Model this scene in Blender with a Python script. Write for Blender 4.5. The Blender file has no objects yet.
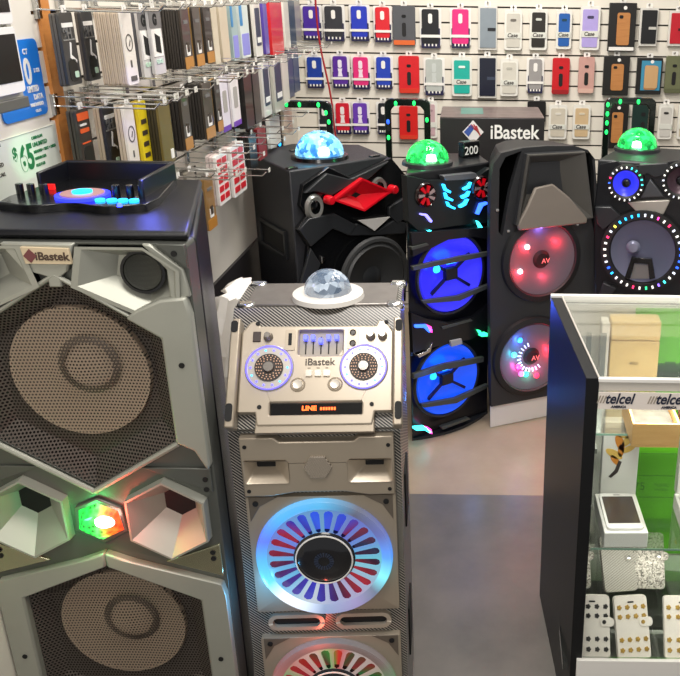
import bpy, bmesh, math, random
from mathutils import Vector, Matrix
from mathutils.geometry import delaunay_2d_cdt
PI = math.pi
SC = bpy.context.scene
COL = SC.collection
random.seed(7)

# ------------------------------------------------------------------ camera
F, PX, PY, PITCH, ROLL, H = 872.0, 495.0, 338.0, math.radians(22), .013, 1.7
_r0 = Vector((1, 0, 0)); _u0 = Vector((0, math.sin(PITCH), math.cos(PITCH))); _f = Vector((0, math.cos(PITCH), -math.sin(PITCH)))
_D0 = -_u0
CR = math.cos(ROLL)*_r0 - math.sin(ROLL)*_D0
CD = math.sin(ROLL)*_r0 + math.cos(ROLL)*_D0
CAMP = Vector((0, 0, H))
cam_data = bpy.data.cameras.new('camera')
cam = bpy.data.objects.new('camera', cam_data); COL.objects.link(cam)
m3 = Matrix((CR, -CD, -_f)).transposed()
cam.matrix_world = Matrix.Translation(CAMP) @ m3.to_4x4()
cam_data.sensor_width = 36; cam_data.sensor_fit = 'HORIZONTAL'
cam_data.lens = F*36/680
cam_data.shift_x = (340-PX)/680
cam_data.clip_start = .05; cam_data.clip_end = 50
SC.camera = cam

# ------------------------------------------------------------------ world, lights, exposure
w = bpy.data.worlds.new('world'); SC.world = w; w.use_nodes = True
bg = w.node_tree.nodes['Background']
bg.inputs['Color'].default_value = (.95, .93, .9, 1); bg.inputs['Strength'].default_value = .30
def area(name, loc, target, size, energy, color=(1, .95, .88), sy=None):
    l = bpy.data.lights.new(name, 'AREA'); l.energy = energy; l.color = color; l.size = size
    if sy: l.shape = 'RECTANGLE'; l.size_y = sy
    o = bpy.data.objects.new(name, l); COL.objects.link(o); o.location = loc
    o.rotation_euler = (Vector(target)-Vector(loc)).to_track_quat('-Z', 'Y').to_euler()
    return o
def point(name, loc, energy, color, r=.01):
    l = bpy.data.lights.new(name, 'POINT'); l.energy = energy; l.color = color; l.shadow_soft_size = r
    o = bpy.data.objects.new(name, l); COL.objects.link(o); o.location = loc; return o
def spot(name, loc, target, energy, color, ang, blend=.5, r=.01):
    l = bpy.data.lights.new(name, 'SPOT'); l.energy = energy; l.color = color; l.spot_size = math.radians(ang); l.spot_blend = blend; l.shadow_soft_size = r
    o = bpy.data.objects.new(name, l); COL.objects.link(o); o.location = loc
    o.rotation_euler = (Vector(target)-Vector(loc)).to_track_quat('-Z', 'Y').to_euler(); return o
area('ceiling_light_strip', (-.1, 3.1, 2.9), (-.1, 3.6, 0), .35, 44, sy=1.2)
area('ceiling_light_front', (-.2, .8, 2.9), (-.35, 1.9, .5), .6, 23, sy=.6)
cl_ = area('case_fill_top', (.63, 1.72, .935), (.63, 1.72, 0), .75, 4.6, (1, .96, .9), sy=.03); cl2_ = area('case_fill_low', (.63, 1.70, .506), (.63, 1.70, 0), .7, .55, (1, .95, .88), sy=.02); cl2_.rotation_euler = (math.radians(10), 0, 0); cl_.rotation_euler = (math.radians(12), 0, 0)  # both are added fills, not real case lamps, to brighten the inside
area('ceiling_light_case', (.75, 1.9, 2.8), (.4, 1.9, .5), .5, 13, sy=.5)
area('rear_fill', (-.3, -.9, 2.3), (-.35, 1.6, .5), .9, 13, sy=.6)  # added fill behind the camera to lift the speaker fronts
SC.view_settings.view_transform = 'Standard'; SC.view_settings.look = 'None'
SC.view_settings.gamma = 1; SC.view_settings.use_curve_mapping = False
SC.view_settings.exposure = .35

# ------------------------------------------------------------------ picture <-> place
def ray(u, v): return CR*(u-PX) + CD*(v-PY) + _f*F
def onZ(u, v, z): r = ray(u, v); return CAMP + r*((z-H)/r.z)
def onY(u, v, Y): r = ray(u, v); return CAMP + r*(Y/r.y)
def onX(u, v, X): r = ray(u, v); return CAMP + r*(X/r.x)
class Face:
    """front plane of a standing thing: pixel -> local (x, z)"""
    def __init__(s, ox, oy, yaw): s.o = Vector((ox, oy, 0)); s.yaw = yaw
    def __call__(s, u, v, dy=0):
        n = Vector((-math.sin(s.yaw), math.cos(s.yaw), 0)); t = Vector((math.cos(s.yaw), math.sin(s.yaw), 0))
        o = s.o + n*dy
        r = ray(u, v); k = ((o-CAMP) @ n)/(r @ n); p = CAMP + r*k
        return ((p-o) @ t, p.z)
    def poly(s, pts, dy=0): return [s(u, v, dy) for u, v in pts]

# ------------------------------------------------------------------ materials
MATS = {}
def lin(c):
    if isinstance(c, str):
        c = c.lstrip('#'); c = [int(c[i:i+2], 16)/255 for i in (0, 2, 4)]
    return tuple((x/12.92 if x <= .04045 else ((x+.055)/1.055)**2.4) for x in c[:3]) + (1,)
def mat(name, color, rough=.5, metal=0., emit=None, es=0., spec=.5, coat=0., bump=None, var=None):
    if name in MATS: return MATS[name]
    m = bpy.data.materials.new(name); m.use_nodes = True; MATS[name] = m
    nt = m.node_tree; b = nt.nodes['Principled BSDF']
    c = lin(color)
    b.inputs['Base Color'].default_value = c; b.inputs['Roughness'].default_value = rough
    b.inputs['Metallic'].default_value = metal; b.inputs['Specular IOR Level'].default_value = spec
    b.inputs['Coat Weight'].default_value = coat
    if emit is not None:
        b.inputs['Emission Color'].default_value = lin(emit); b.inputs['Emission Strength'].default_value = es
    if var or bump:
        tc = nt.nodes.new('ShaderNodeTexCoord'); nz = nt.nodes.new('ShaderNodeTexNoise')
        nz.inputs['Scale'].default_value = (var or bump)[0]; nz.inputs['Detail'].default_value = 4
        nt.links.new(tc.outputs['Object'], nz.inputs['Vector'])
        if var:
            r = nt.nodes.new('ShaderNodeMixRGB'); a = var[1]
            r.inputs[1].default_value = tuple(max(0, x*(1-a)) for x in c[:3])+(1,)
            r.inputs[2].default_value = tuple(min(1, x*(1+a)) for x in c[:3])+(1,)
            nt.links.new(nz.outputs['Fac'], r.inputs[0]); nt.links.new(r.outputs[0], b.inputs['Base Color'])
        if bump:
            n2 = nt.nodes.new('ShaderNodeTexNoise'); n2.inputs['Scale'].default_value = bump[0]
            nt.links.new(tc.outputs['Object'], n2.inputs['Vector'])
            bp = nt.nodes.new('ShaderNodeBump'); bp.inputs['Strength'].default_value = bump[1]; bp.inputs['Distance'].default_value = .002
            nt.links.new(n2.outputs['Fac'], bp.inputs['Height']); nt.links.new(bp.outputs[0], b.inputs['Normal'])
    return m
def nm(nt, op, a, b=None, c=None):
    n = nt.nodes.new('ShaderNodeMath'); n.operation = op
    for i, x in enumerate((a, b, c)):
        if x is None: continue
        if isinstance(x, (int, float)): n.inputs[i].default_value = x
        else: nt.links.new(x, n.inputs[i])
    return n.outputs[0]
def coords(nt):
    tc = nt.nodes.new('ShaderNodeTexCoord'); s = nt.nodes.new('ShaderNodeSeparateXYZ')
    nt.links.new(tc.outputs['Object'], s.inputs[0]); return tc, s.outputs
def mesh_mat(name, color, freq, hole, rough=.4, metal=.6):
    """perforated metal: round holes are really open"""
    m = bpy.data.materials.new(name); m.use_nodes = True; MATS[name] = m
    nt = m.node_tree; b = nt.nodes['Principled BSDF']; out = nt.nodes['Material Output']
    b.inputs['Base Color'].default_value = lin(color); b.inputs['Roughness'].default_value = rough; b.inputs['Metallic'].default_value = metal
    tc, s = coords(nt)
    z = nm(nt, 'MULTIPLY', s[2], freq); row = nm(nt, 'FLOOR', z)
    off = nm(nt, 'MULTIPLY', nm(nt, 'PINGPONG', row, 1.0), .5)
    x = nm(nt, 'ADD', nm(nt, 'MULTIPLY', s[0], freq), off)
    fx = nm(nt, 'SUBTRACT', nm(nt, 'FRACT', x), .5); fz = nm(nt, 'SUBTRACT', nm(nt, 'FRACT', z), .5)
    d = nm(nt, 'SQRT', nm(nt, 'ADD', nm(nt, 'MULTIPLY', fx, fx), nm(nt, 'MULTIPLY', fz, fz)))
    h = nm(nt, 'LESS_THAN', d, hole)
    tr = nt.nodes.new('ShaderNodeBsdfTransparent'); mx = nt.nodes.new('ShaderNodeMixShader')
    nt.links.new(h, mx.inputs[0]); nt.links.new(b.outputs[0], mx.inputs[1]); nt.links.new(tr.outputs[0], mx.inputs[2])
    nt.links.new(mx.outputs[0], out.inputs[0]); return m
def stripe_mat(name, c1, c2, freq, kx=1., ky=0., kz=1., duty=.5, rough=.35):
    m = bpy.data.materials.new(name); m.use_nodes = True; MATS[name] = m
    nt = m.node_tree; b = nt.nodes['Principled BSDF']; b.inputs['Roughness'].default_value = rough
    tc, s = coords(nt)
    v = nm(nt, 'ADD', nm(nt, 'ADD', nm(nt, 'MULTIPLY', s[0], kx), nm(nt, 'MULTIPLY', s[1], ky)), nm(nt, 'MULTIPLY', s[2], kz))
    h = nm(nt, 'LESS_THAN', nm(nt, 'FRACT', nm(nt, 'MULTIPLY', v, freq)), duty)
    r = nt.nodes.new('ShaderNodeMixRGB'); r.inputs[1].default_value = lin(c1); r.inputs[2].default_value = lin(c2)
    nt.links.new(h, r.inputs[0]); nt.links.new(r.outputs[0], b.inputs['Base Color']); return m
def glass_mat(name, tint=(1, 1, 1), refl=.12):
    m = bpy.data.materials.new(name); m.use_nodes = True; MATS[name] = m
    nt = m.node_tree; out = nt.nodes['Material Output']; nt.nodes.remove(nt.nodes['Principled BSDF'])
    t = nt.nodes.new('ShaderNodeBsdfTransparent'); t.inputs[0].default_value = tint+(1,)
    g = nt.nodes.new('ShaderNodeBsdfGlossy'); g.inputs['Roughness'].default_value = .02
    fr = nt.nodes.new('ShaderNodeFresnel'); fr.inputs[0].default_value = 1.35
    mx = nt.nodes.new('ShaderNodeMixShader'); f = nm(nt, 'MULTIPLY', fr.outputs[0], refl*6); f = nm(nt, 'MINIMUM', f, .8)
    nt.links.new(f, mx.inputs[0]); nt.links.new(t.outputs[0], mx.inputs[1]); nt.links.new(g.outputs[0], mx.inputs[2])
    nt.links.new(mx.outputs[0], out.inputs[0]); return m
def crystal_mat(name, dark, bright, es, scale=45, clear=.35):
    """faceted lit plastic dome"""
    m = bpy.data.materials.new(name); m.use_nodes = True; MATS[name] = m
    nt = m.node_tree; b = nt.nodes['Principled BSDF']; out = nt.nodes['Material Output']
    tc, s = coords(nt)
    vo = nt.nodes.new('ShaderNodeTexVoronoi'); vo.inputs['Scale'].default_value = scale; nt.links.new(tc.outputs['Object'], vo.inputs['Vector'])
    sp = nt.nodes.new('ShaderNodeSeparateColor'); nt.links.new(vo.outputs['Color'], sp.inputs[0])
    r = nt.nodes.new('ShaderNodeMixRGB'); r.inputs[1].default_value = lin(dark); r.inputs[2].default_value = lin(bright)
    nt.links.new(nm(nt, 'POWER', sp.outputs[0], 1.6), r.inputs[0])
    nt.links.new(r.outputs[0], b.inputs['Base Color']); nt.links.new(r.outputs[0], b.inputs['Emission Color'])
    b.inputs['Emission Strength'].default_value = es; b.inputs['Roughness'].default_value = .08
    bp = nt.nodes.new('ShaderNodeBump'); bp.inputs['Strength'].default_value = .8; bp.inputs['Distance'].default_value = .004
    nt.links.new(vo.outputs['Distance'], bp.inputs['Height']); nt.links.new(bp.outputs[0], b.inputs['Normal'])
    tr = nt.nodes.new('ShaderNodeBsdfTransparent'); mx = nt.nodes.new('ShaderNodeMixShader'); mx.inputs[0].default_value = clear
    nt.links.new(b.outputs[0], mx.inputs[1]); nt.links.new(tr.outputs[0], mx.inputs[2]); nt.links.new(mx.outputs[0], out.inputs[0]); return m
def led(name, c, es=3): return mat('led_'+name, c, .4, emit=c, es=es)
def wood_mat(name, c1, c2, sc=14):
    m = bpy.data.materials.new(name); m.use_nodes = True; MATS[name] = m
    nt = m.node_tree; b = nt.nodes['Principled BSDF']; b.inputs['Roughness'].default_value = .5
    tc = nt.nodes.new('ShaderNodeTexCoord'); mp = nt.nodes.new('ShaderNodeMapping'); mp.inputs['Scale'].default_value = (1, 1, 6)
    nt.links.new(tc.outputs['Object'], mp.inputs[0])
    nz = nt.nodes.new('ShaderNodeTexNoise'); nz.inputs['Scale'].default_value = sc; nz.inputs['Detail'].default_value = 6
    nt.links.new(mp.outputs[0], nz.inputs['Vector'])
    r = nt.nodes.new('ShaderNodeMixRGB'); r.inputs[1].default_value = lin(c1); r.inputs[2].default_value = lin(c2)
    nt.links.new(nz.outputs['Fac'], r.inputs[0]); nt.links.new(r.outputs[0], b.inputs['Base Color']); return m

# ------------------------------------------------------------------ mesh building
FL = Matrix(((1, 0, 0, 0), (0, 0, -1, 0), (0, 1, 0, 0), (0, 0, 0, 1)))     # text plane -> face plane (x, z), facing -y
class MB:
    def __init__(s, M=None): s.bm = bmesh.new(); s.M = M
    def _v(s, p):
        p = Vector(p)
        return s.bm.verts.new(s.M @ p if s.M is not None else p)
    def box(s, x0, x1, y0, y1, z0, z1):
        v = [s._v((x, y, z)) for x in (x0, x1) for y in (y0, y1) for z in (z0, z1)]
        for f in ((0, 1, 3, 2), (4, 6, 7, 5), (0, 4, 5, 1), (2, 3, 7, 6), (0, 2, 6, 4), (1, 5, 7, 3)): s.bm.faces.new([v[i] for i in f])
        return s
    def prism(s, outer, y0, y1, holes=(), conv=None):
        """polygon in (x, z) extruded along y; conv maps (a, b, y) to a point"""
        conv = conv or (lambda a, b, y: (a, y, b))
        loops = [list(outer)]+[list(h) for h in holes]
        flat = [p for lp in loops for p in lp]; ed = []; k = 0
        for lp in loops: ed += [(k+i, k+(i+1) % len(lp)) for i in range(len(lp))]; k += len(lp)
        cv, ce, cf, ov, oe, of = delaunay_2d_cdt([Vector(p) for p in flat], ed, [], 0, 1e-7)
        org = [o_[0] if o_ else -1 for o_ in ov]; tris = []
        def inside(x, z, lp):
            r = False
            for (x1, z1), (x2, z2) in zip(lp, lp[1:]+lp[:1]):
                if (z1 > z) != (z2 > z) and x < (x2-x1)*(z-z1)/(z2-z1)+x1: r = not r
            return r
        for f_ in cf:
            mx_ = sum(cv[i].x for i in f_)/len(f_); mz_ = sum(cv[i].y for i in f_)/len(f_)
            if inside(mx_, mz_, loops[0]) and not any(inside(mx_, mz_, h_) for h_ in loops[1:]):
                t_ = [org[i] for i in f_]
                if -1 not in t_ and len(set(t_)) == len(t_): tris.append(t_)
        A = [s._v(conv(a, b, y0)) for a, b in flat]; B = [s._v(conv(a, b, y1)) for a, b in flat]
        for t in tris:
            for V in (A, B):
                try: s.bm.faces.new([V[i] for i in t])
                except ValueError: pass
        k = 0
        for lp in loops:
            n = len(lp)
            for i in range(n):
                j = (i+1) % n
                try: s.bm.faces.new((A[k+i], A[k+j], B[k+j], B[k+i]))
                except ValueError: pass
            k += n
        return s
    def slab(s, outer, z0, z1, holes=()): return s.prism(outer, z0, z1, holes, conv=lambda a, b, z: (a, b, z))
    def loft(s, rings, cap=True):
        """rings: list of lists of (x, y, z)"""
        R = [[s._v(p) for p in r] for r in rings]; n = len(R[0])
        for a, b in zip(R, R[1:]):
            for i in range(n):
                j = (i+1) % n
                s.bm.faces.new((a[i], a[j], b[j], b[i]))
        if cap: s.bm.faces.new(R[-1])
        return s
    def lathe(s, prof, cx, cz, seg=32, cy=0, sx=1, sz=1):
        R = []
        for r, y in prof:
            if r < 1e-6: R.append([s._v((cx, cy+y, cz))])
            else: R.append([s._v((cx+sx*r*math.cos(2*PI*i/seg), cy+y, cz+sz*r*math.sin(2*PI*i/seg))) for i in range(seg)])
        for a, b in zip(R, R[1:]):
            for i in range(seg):
                j = (i+1) % seg
                if len(a) == 1 and len(b) == 1: continue
                if len(a) == 1: s.bm.faces.new((a[0], b[j], b[i]))
                elif len(b) == 1: s.bm.faces.new((a[i], a[j], b[0]))
                else: s.bm.faces.new((a[i], a[j], b[j], b[i]))
        return s
    def turn(s, prof, cx, cy, seg=32, cz=0):
        """revolve (r, z) about a vertical axis"""
        R = []
        for r, z in prof:
            if r < 1e-6: R.append([s._v((cx, cy, cz+z))])
            else: R.append([s._v((cx+r*math.cos(2*PI*i/seg), cy+r*math.sin(2*PI*i/seg), cz+z)) for i in range(seg)])
        for a, b in zip(R, R[1:]):
            for i in range(seg):
                j = (i+1) % seg
                if len(a) == 1: s.bm.faces.new((a[0], b[j], b[i]))
                elif len(b) == 1: s.bm.faces.new((a[i], a[j], b[0]))
                else: s.bm.faces.new((a[i], a[j], b[j], b[i]))
        return s
    def tube(s, pts, r, seg=8):
        pts = [Vector(p) for p in pts]; R = []
        for i, p in enumerate(pts):
            d = (pts[min(i+1, len(pts)-1)]-pts[max(i-1, 0)]).normalized()
            up = Vector((0, 0, 1)) if abs(d.z) < .9 else Vector((1, 0, 0))
            a = d.cross(up).normalized(); b = d.cross(a)
            R.append([s._v(p+a*r*math.cos(2*PI*k/seg)+b*r*math.sin(2*PI*k/seg)) for k in range(seg)])
        for a, b in zip(R, R[1:]):
            for i in range(seg): s.bm.faces.new((a[i], a[(i+1) % seg], b[(i+1) % seg], b[i]))
        s.bm.faces.new(R[0]); s.bm.faces.new(R[-1]); return s
    def build(s, name, m, parent=None, bevel=0, smooth=35, seg=2, normals=True):
        if normals: bmesh.ops.recalc_face_normals(s.bm, faces=s.bm.faces)
        me = bpy.data.meshes.new(name); s.bm.to_mesh(me); s.bm.free()
        if m: me.materials.append(m)
        if smooth:
            me.polygons.foreach_set('use_smooth', [True]*len(me.polygons)); me.set_sharp_from_angle(angle=math.radians(smooth))
        o = bpy.data.objects.new(name, me); COL.objects.link(o)
        if parent: o.parent = parent
        if bevel:
            b = o.modifiers.new('bevel', 'BEVEL'); b.width = bevel; b.segments = seg; b.limit_method = 'ANGLE'; b.angle_limit = math.radians(40)
        return o
def tag(o, label=None, cat=None, group=None, kind=None):
    if label: o['label'] = label
    if cat: o['category'] = cat
    if group: o['group'] = group
    if kind: o['kind'] = kind
    return o
def thing(name, loc, label, cat, group=None, rz=0):
    o = bpy.data.objects.new(name, None); COL.objects.link(o); o.location = loc; o.rotation_euler = (0, 0, rz)
    o.empty_display_size = .05
    return tag(o, label, cat, group)
def copy_tree(o, parent=None):
    c = o.copy(); COL.objects.link(c)
    if parent: c.parent = parent
    for ch in [x for x in bpy.data.objects if x.parent == o]: copy_tree(ch, c)
    return c
def rrect(x0, x1, z0, z1, r, n=4):
    P = []
    for cx, cz, a0 in ((x1-r, z1-r, 0), (x0+r, z1-r, 90), (x0+r, z0+r, 180), (x1-r, z0+r, 270)):
        for i in range(n+1):
            a = math.radians(a0+90*i/n); P.append((cx+r*math.cos(a), cz+r*math.sin(a)))
    return P
def circ(cx, cz, r, n=24, sz=1): return [(cx+r*math.cos(2*PI*i/n), cz+sz*r*math.sin(2*PI*i/n)) for i in range(n)]
def inset(P, k):
    cx = sum(p[0] for p in P)/len(P); cz = sum(p[1] for p in P)/len(P)
    return [(cx+(x-cx)*k, cz+(z-cz)*k) for x, z in P]
FONTC = {}
def text(s, size, m, parent, M, name='lettering', align='CENTER', depth=.0006, shear=0, xs=1.0, bold=0):
    cu = bpy.data.curves.new('t', 'FONT'); cu.body = s; cu.size = size; cu.extrude = depth; cu.align_x = align; cu.align_y = 'CENTER'; cu.shear = shear; cu.offset = bold
    to = bpy.data.objects.new('t', cu); COL.objects.link(to)
    dg = bpy.context.evaluated_depsgraph_get(); me = bpy.data.meshes.new_from_object(to.evaluated_get(dg))
    bpy.data.objects.remove(to); bpy.data.curves.remove(cu)
    me.transform(M @ Matrix.Diagonal((xs, 1, 1, 1))); me.materials.clear(); me.materials.append(m); me.name = name
    o = bpy.data.objects.new(name, me); COL.objects.link(o)
    if parent: o.parent = parent
    return o
def TXZ(x, y, z): return Matrix.Translation((x, y, z)) @ FL              # text on a face looking to -y

K_BLACK = mat('black_cabinet', '#2b2c30', .42, bump=(900, .35), var=(60, .25))
K_GLOSS = mat('black_plastic', '#0d0e10', .22, coat=.3)
K_SATIN = mat('black_satin_plastic', '#26282b', .38)
K_DARK = mat('dark_recess', '#060607', .7)
K_RUBBER = mat('rubber', '#141415', .55)
K_WHITE = mat('white_plastic', '#f1efea', .35)
K_CHROME = mat('chrome', '#d8d8d8', .12, 1.)
K_STEEL = mat('wire_steel', '#c9c9c6', .25, .9)

# ------------------------------------------------------------------ room
LX, BY = -1.05, 4.65
def struct(o): o['kind'] = 'structure'; return o
# floor: darker grey slab in front, paler tan slab behind
def floor_mat(name, a, b, rough):
    m = bpy.data.materials.new(name); m.use_nodes = True; nt = m.node_tree; p = nt.nodes['Principled BSDF']
    tc = nt.nodes.new('ShaderNodeTexCoord'); nz = nt.nodes.new('ShaderNodeTexNoise'); nz.inputs['Scale'].default_value = 2.2; nz.inputs['Detail'].default_value = 10; nz.inputs['Roughness'].default_value = .65
    nt.links.new(tc.outputs['Object'], nz.inputs['Vector'])
    cr = nt.nodes.new('ShaderNodeValToRGB'); cr.color_ramp.elements[0].position = .3; cr.color_ramp.elements[1].position = .7
    cr.color_ramp.elements[0].color = lin(a); cr.color_ramp.elements[1].color = lin(b)
    nt.links.new(nz.outputs['Fac'], cr.inputs[0]); nt.links.new(cr.outputs[0], p.inputs['Base Color']); p.inputs['Roughness'].default_value = rough
    bp = nt.nodes.new('ShaderNodeBump'); bp.inputs['Strength'].default_value = .15; nt.links.new(nz.outputs['Fac'], bp.inputs['Height']); nt.links.new(bp.outputs[0], p.inputs['Normal'])
    return m
struct(MB().box(-1.15, 2.2, .2, 2.7, -.05, 0).build('floor', floor_mat('grey_floor', '#57554f', '#78716a', .33)))
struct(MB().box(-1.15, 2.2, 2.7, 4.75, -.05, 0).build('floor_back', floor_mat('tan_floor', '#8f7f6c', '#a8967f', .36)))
wall_white = mat('slat_wall_white', '#e6dfd2', .45, var=(3, .05))
# slat walls: real grooves
def slatwall(name, horiz, z0, z1, gz, pitch, axis, pos, m):
    mb = MB(); g = .008; zs = []
    z = gz
    while z < z1: z += pitch
    while z > z0: zs.append(z); z -= pitch
    zs = sorted(zs); edges = [z0]
    for z in zs: edges += [z-g/2, z+g/2]
    edges.append(z1); a, b = horiz
    for i in range(0, len(edges)-1, 2):
        lo, hi = edges[i], edges[i+1]
        if hi-lo < .003: continue
        if axis == 'Y': mb.box(a, b, pos, pos+.02, lo, hi)
        else: mb.box(pos-.02, pos, a, b, lo, hi)
    return struct(mb.build(name, m, smooth=0))
slatwall('wall_back', (-1.05, 2.2), 0, 2.0, 1.6, .0752, 'Y', BY, wall_white)
struct(MB().box(-1.05, 2.2, BY+.012, BY+.06, 0, 2.0).build('trim_1', mat('groove_dark', '#2b241f', .7)))
slatwall('wall_left', (2.08, BY), 1.12, 2.0, 1.631, .0785, 'X', LX, wall_white)
struct(MB().box(LX-.06, LX-.012, .6, BY+.02, 0, 2.0).build('trim_2', MATS['groove_dark']))
struct(MB().box(LX-.02, LX, .6, 2.08, 0, 2.0).box(LX-.02, LX, 2.08, BY, 0, 1.12).build('wall_left_plain', mat('plain_wall', '#e4ded2', .5, var=(3, .04)), smooth=0))
strip = MB().box(LX-.018, LX+.008, 2.105, 2.155, 1.0, 2.0)
struct(strip.build('trim_3', wood_mat('strip_wood', '#d9944c', '#bd7436', 20)))
struct(MB().box(LX+.0, LX+.012, 2.75, BY, .02, .662).build('baseboard_left', stripe_mat('black_weave', '#17171a', '#2e2a2c', 55, 0, 1, 1, .6, .5)))

# ------------------------------------------------------------------ speaker A (big grey, left)
AX, AY = -.803, 1.53
A = thing('floor_speaker', (AX, AY, 0), 'large black cabinet speaker with grey metal hexagon grilles, nearest on the left', 'speaker', 'party speakers')
fA = Face(AX, AY, 0)
SILV = mat('grey_bezel', '#a9aaa0', .48, .5, var=(9, .12))
SILVD = mat('dark_grey_bezel', '#5f615c', .36, .5)
CAB_A = mat('vinyl_cabinet', '#101116', .38, var=(80, .3), bump=(700, .3))
mb = MB(); W = .246
mb.slab([(-W, .036), (W, .036), (.125, .46), (-.125, .46)], .01, 1.262); mb.slab([(-W, .0), (W, .0), (.125, .46), (-.125, .46)], 1.2625, 1.28)
mb.build('cabinet', CAB_A, A, bevel=.012, seg=3)
# bezel plate with openings
hex1 = [(0, 1.196), (.181, 1.083), (.181, .862), (0, .752), (-.181, .862), (-.181, 1.083)]
hex2 = [(0, .566), (.187, .486), (.187, .215), (0, .12), (-.187, .215), (-.187, .486)]
flR = fA.poly([(80, 238.5), (147, 238.5), (184, 267), (185, 300), (155, 316), (77, 283)])
flR = [(x, min(z, 1.258)) for x, z in flR]
flL = [(-x, z) for x, z in flR][::-1]
mb = MB(); mb.prism(rrect(-.244, .244, .02, 1.262, .01), -.012, .0355, [hex1, hex2, flR, flL]+[[(sg_*.142+.090*math.sin(math.radians(60*i)), .683+.090*math.cos(math.radians(60*i))) for i in range(6)] for sg_ in (-1, 1)])
mb.build('front_bezel', SILVD, A, bevel=.002)
# raised silver frame around each grille
def frame(P, k_out, y0, y1): return inset(P, k_out)
def side_blade(s):
    P = [(.150*s, 1.128), (.195*s, 1.163), (.236*s, 1.168), (.243*s, 1.13), (.243*s, .80), (.226*s, .79), (.03*s, .755), (0, .735), (0, .752), (.181*s, .862), (.181*s, 1.083), (.1*s, 1.133), (.1*s, 1.15)]
    return P
for s in (1, -1):
    mb = MB(); mb.prism([(s*.181, .862), (s*.181, 1.083), (s*.12, 1.122), (s*.14, 1.138), (s*.19, 1.16), (s*.236, 1.165), (s*.243, 1.13), (s*.243, .81), (s*.236, .802), (s*.215, .845)], -.03, -.008)
    mb.build('side_blade', SILV, A, bevel=.005)
    # chevron over the lower grille
    mb = MB(); mb.prism([(0, .602), (s*.06, .578), (s*.236, .527), (s*.242, .50), (s*.242, .03), (s*.187, .03), (s*.187, .486), (0, .568)], -.03, -.008)
    mb.build('lower_frame', SILV, A, bevel=.005)
    # thin rim lines of the upper grille
    MB().tube([(s*.0, -.02, 1.203), (s*.184, -.02, 1.088)], .0045).build('upper_rim', SILV, A)
    MB().tube([(s*.184, -.02, .858), (0, -.02, .745)], .006).build('lower_rim', SILV, A)
# grilles
GR = mesh_mat('grille_dark', '#564e48', 150, .33, .6, .35)
GRL = mesh_mat('grille_tan', '#a08f7e', 150, .31, .4, .4)
for hx, cz, nme in ((hex1, 1.0, 0), (hex2, .40, 1)):
    mb = MB(); bm = mb
    ring0 = [(x, -.012, z) for x, z in hx]; ring1 = [(x*.80, .012, cz+(z-cz)*.78) for x, z in hx]
    mb.loft([ring0, ring1], cap=True)
    g = mb.build('grille', GR, A, smooth=0)
    # round pressed centre with the cone ring showing
    ccx = .005 if nme == 0 else 0
    MB().lathe([(.136, .010), (.134, -.001), (.075, .003), (.058, .003), (.0, -.008)], ccx, cz, 48).build('woofer_disc', GRL, g)
    MB().lathe([(.046, -.0075), (.048, -.0068), (.058, -.0055), (.060, -.0045)], ccx+.022, cz+.018, 40).build('cone_ring', mesh_mat('cone_ring', '#4f463f', 150, .31, .45, .4) if 'cone_ring' not in MATS else MATS['cone_ring'], g)
    MB().prism([(x*1.02, cz+(z-cz)*1.02) for x, z in hx], .0165, .03).build('cloth_back', mat('speaker_cloth', '#15110f', .9), g)
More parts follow.
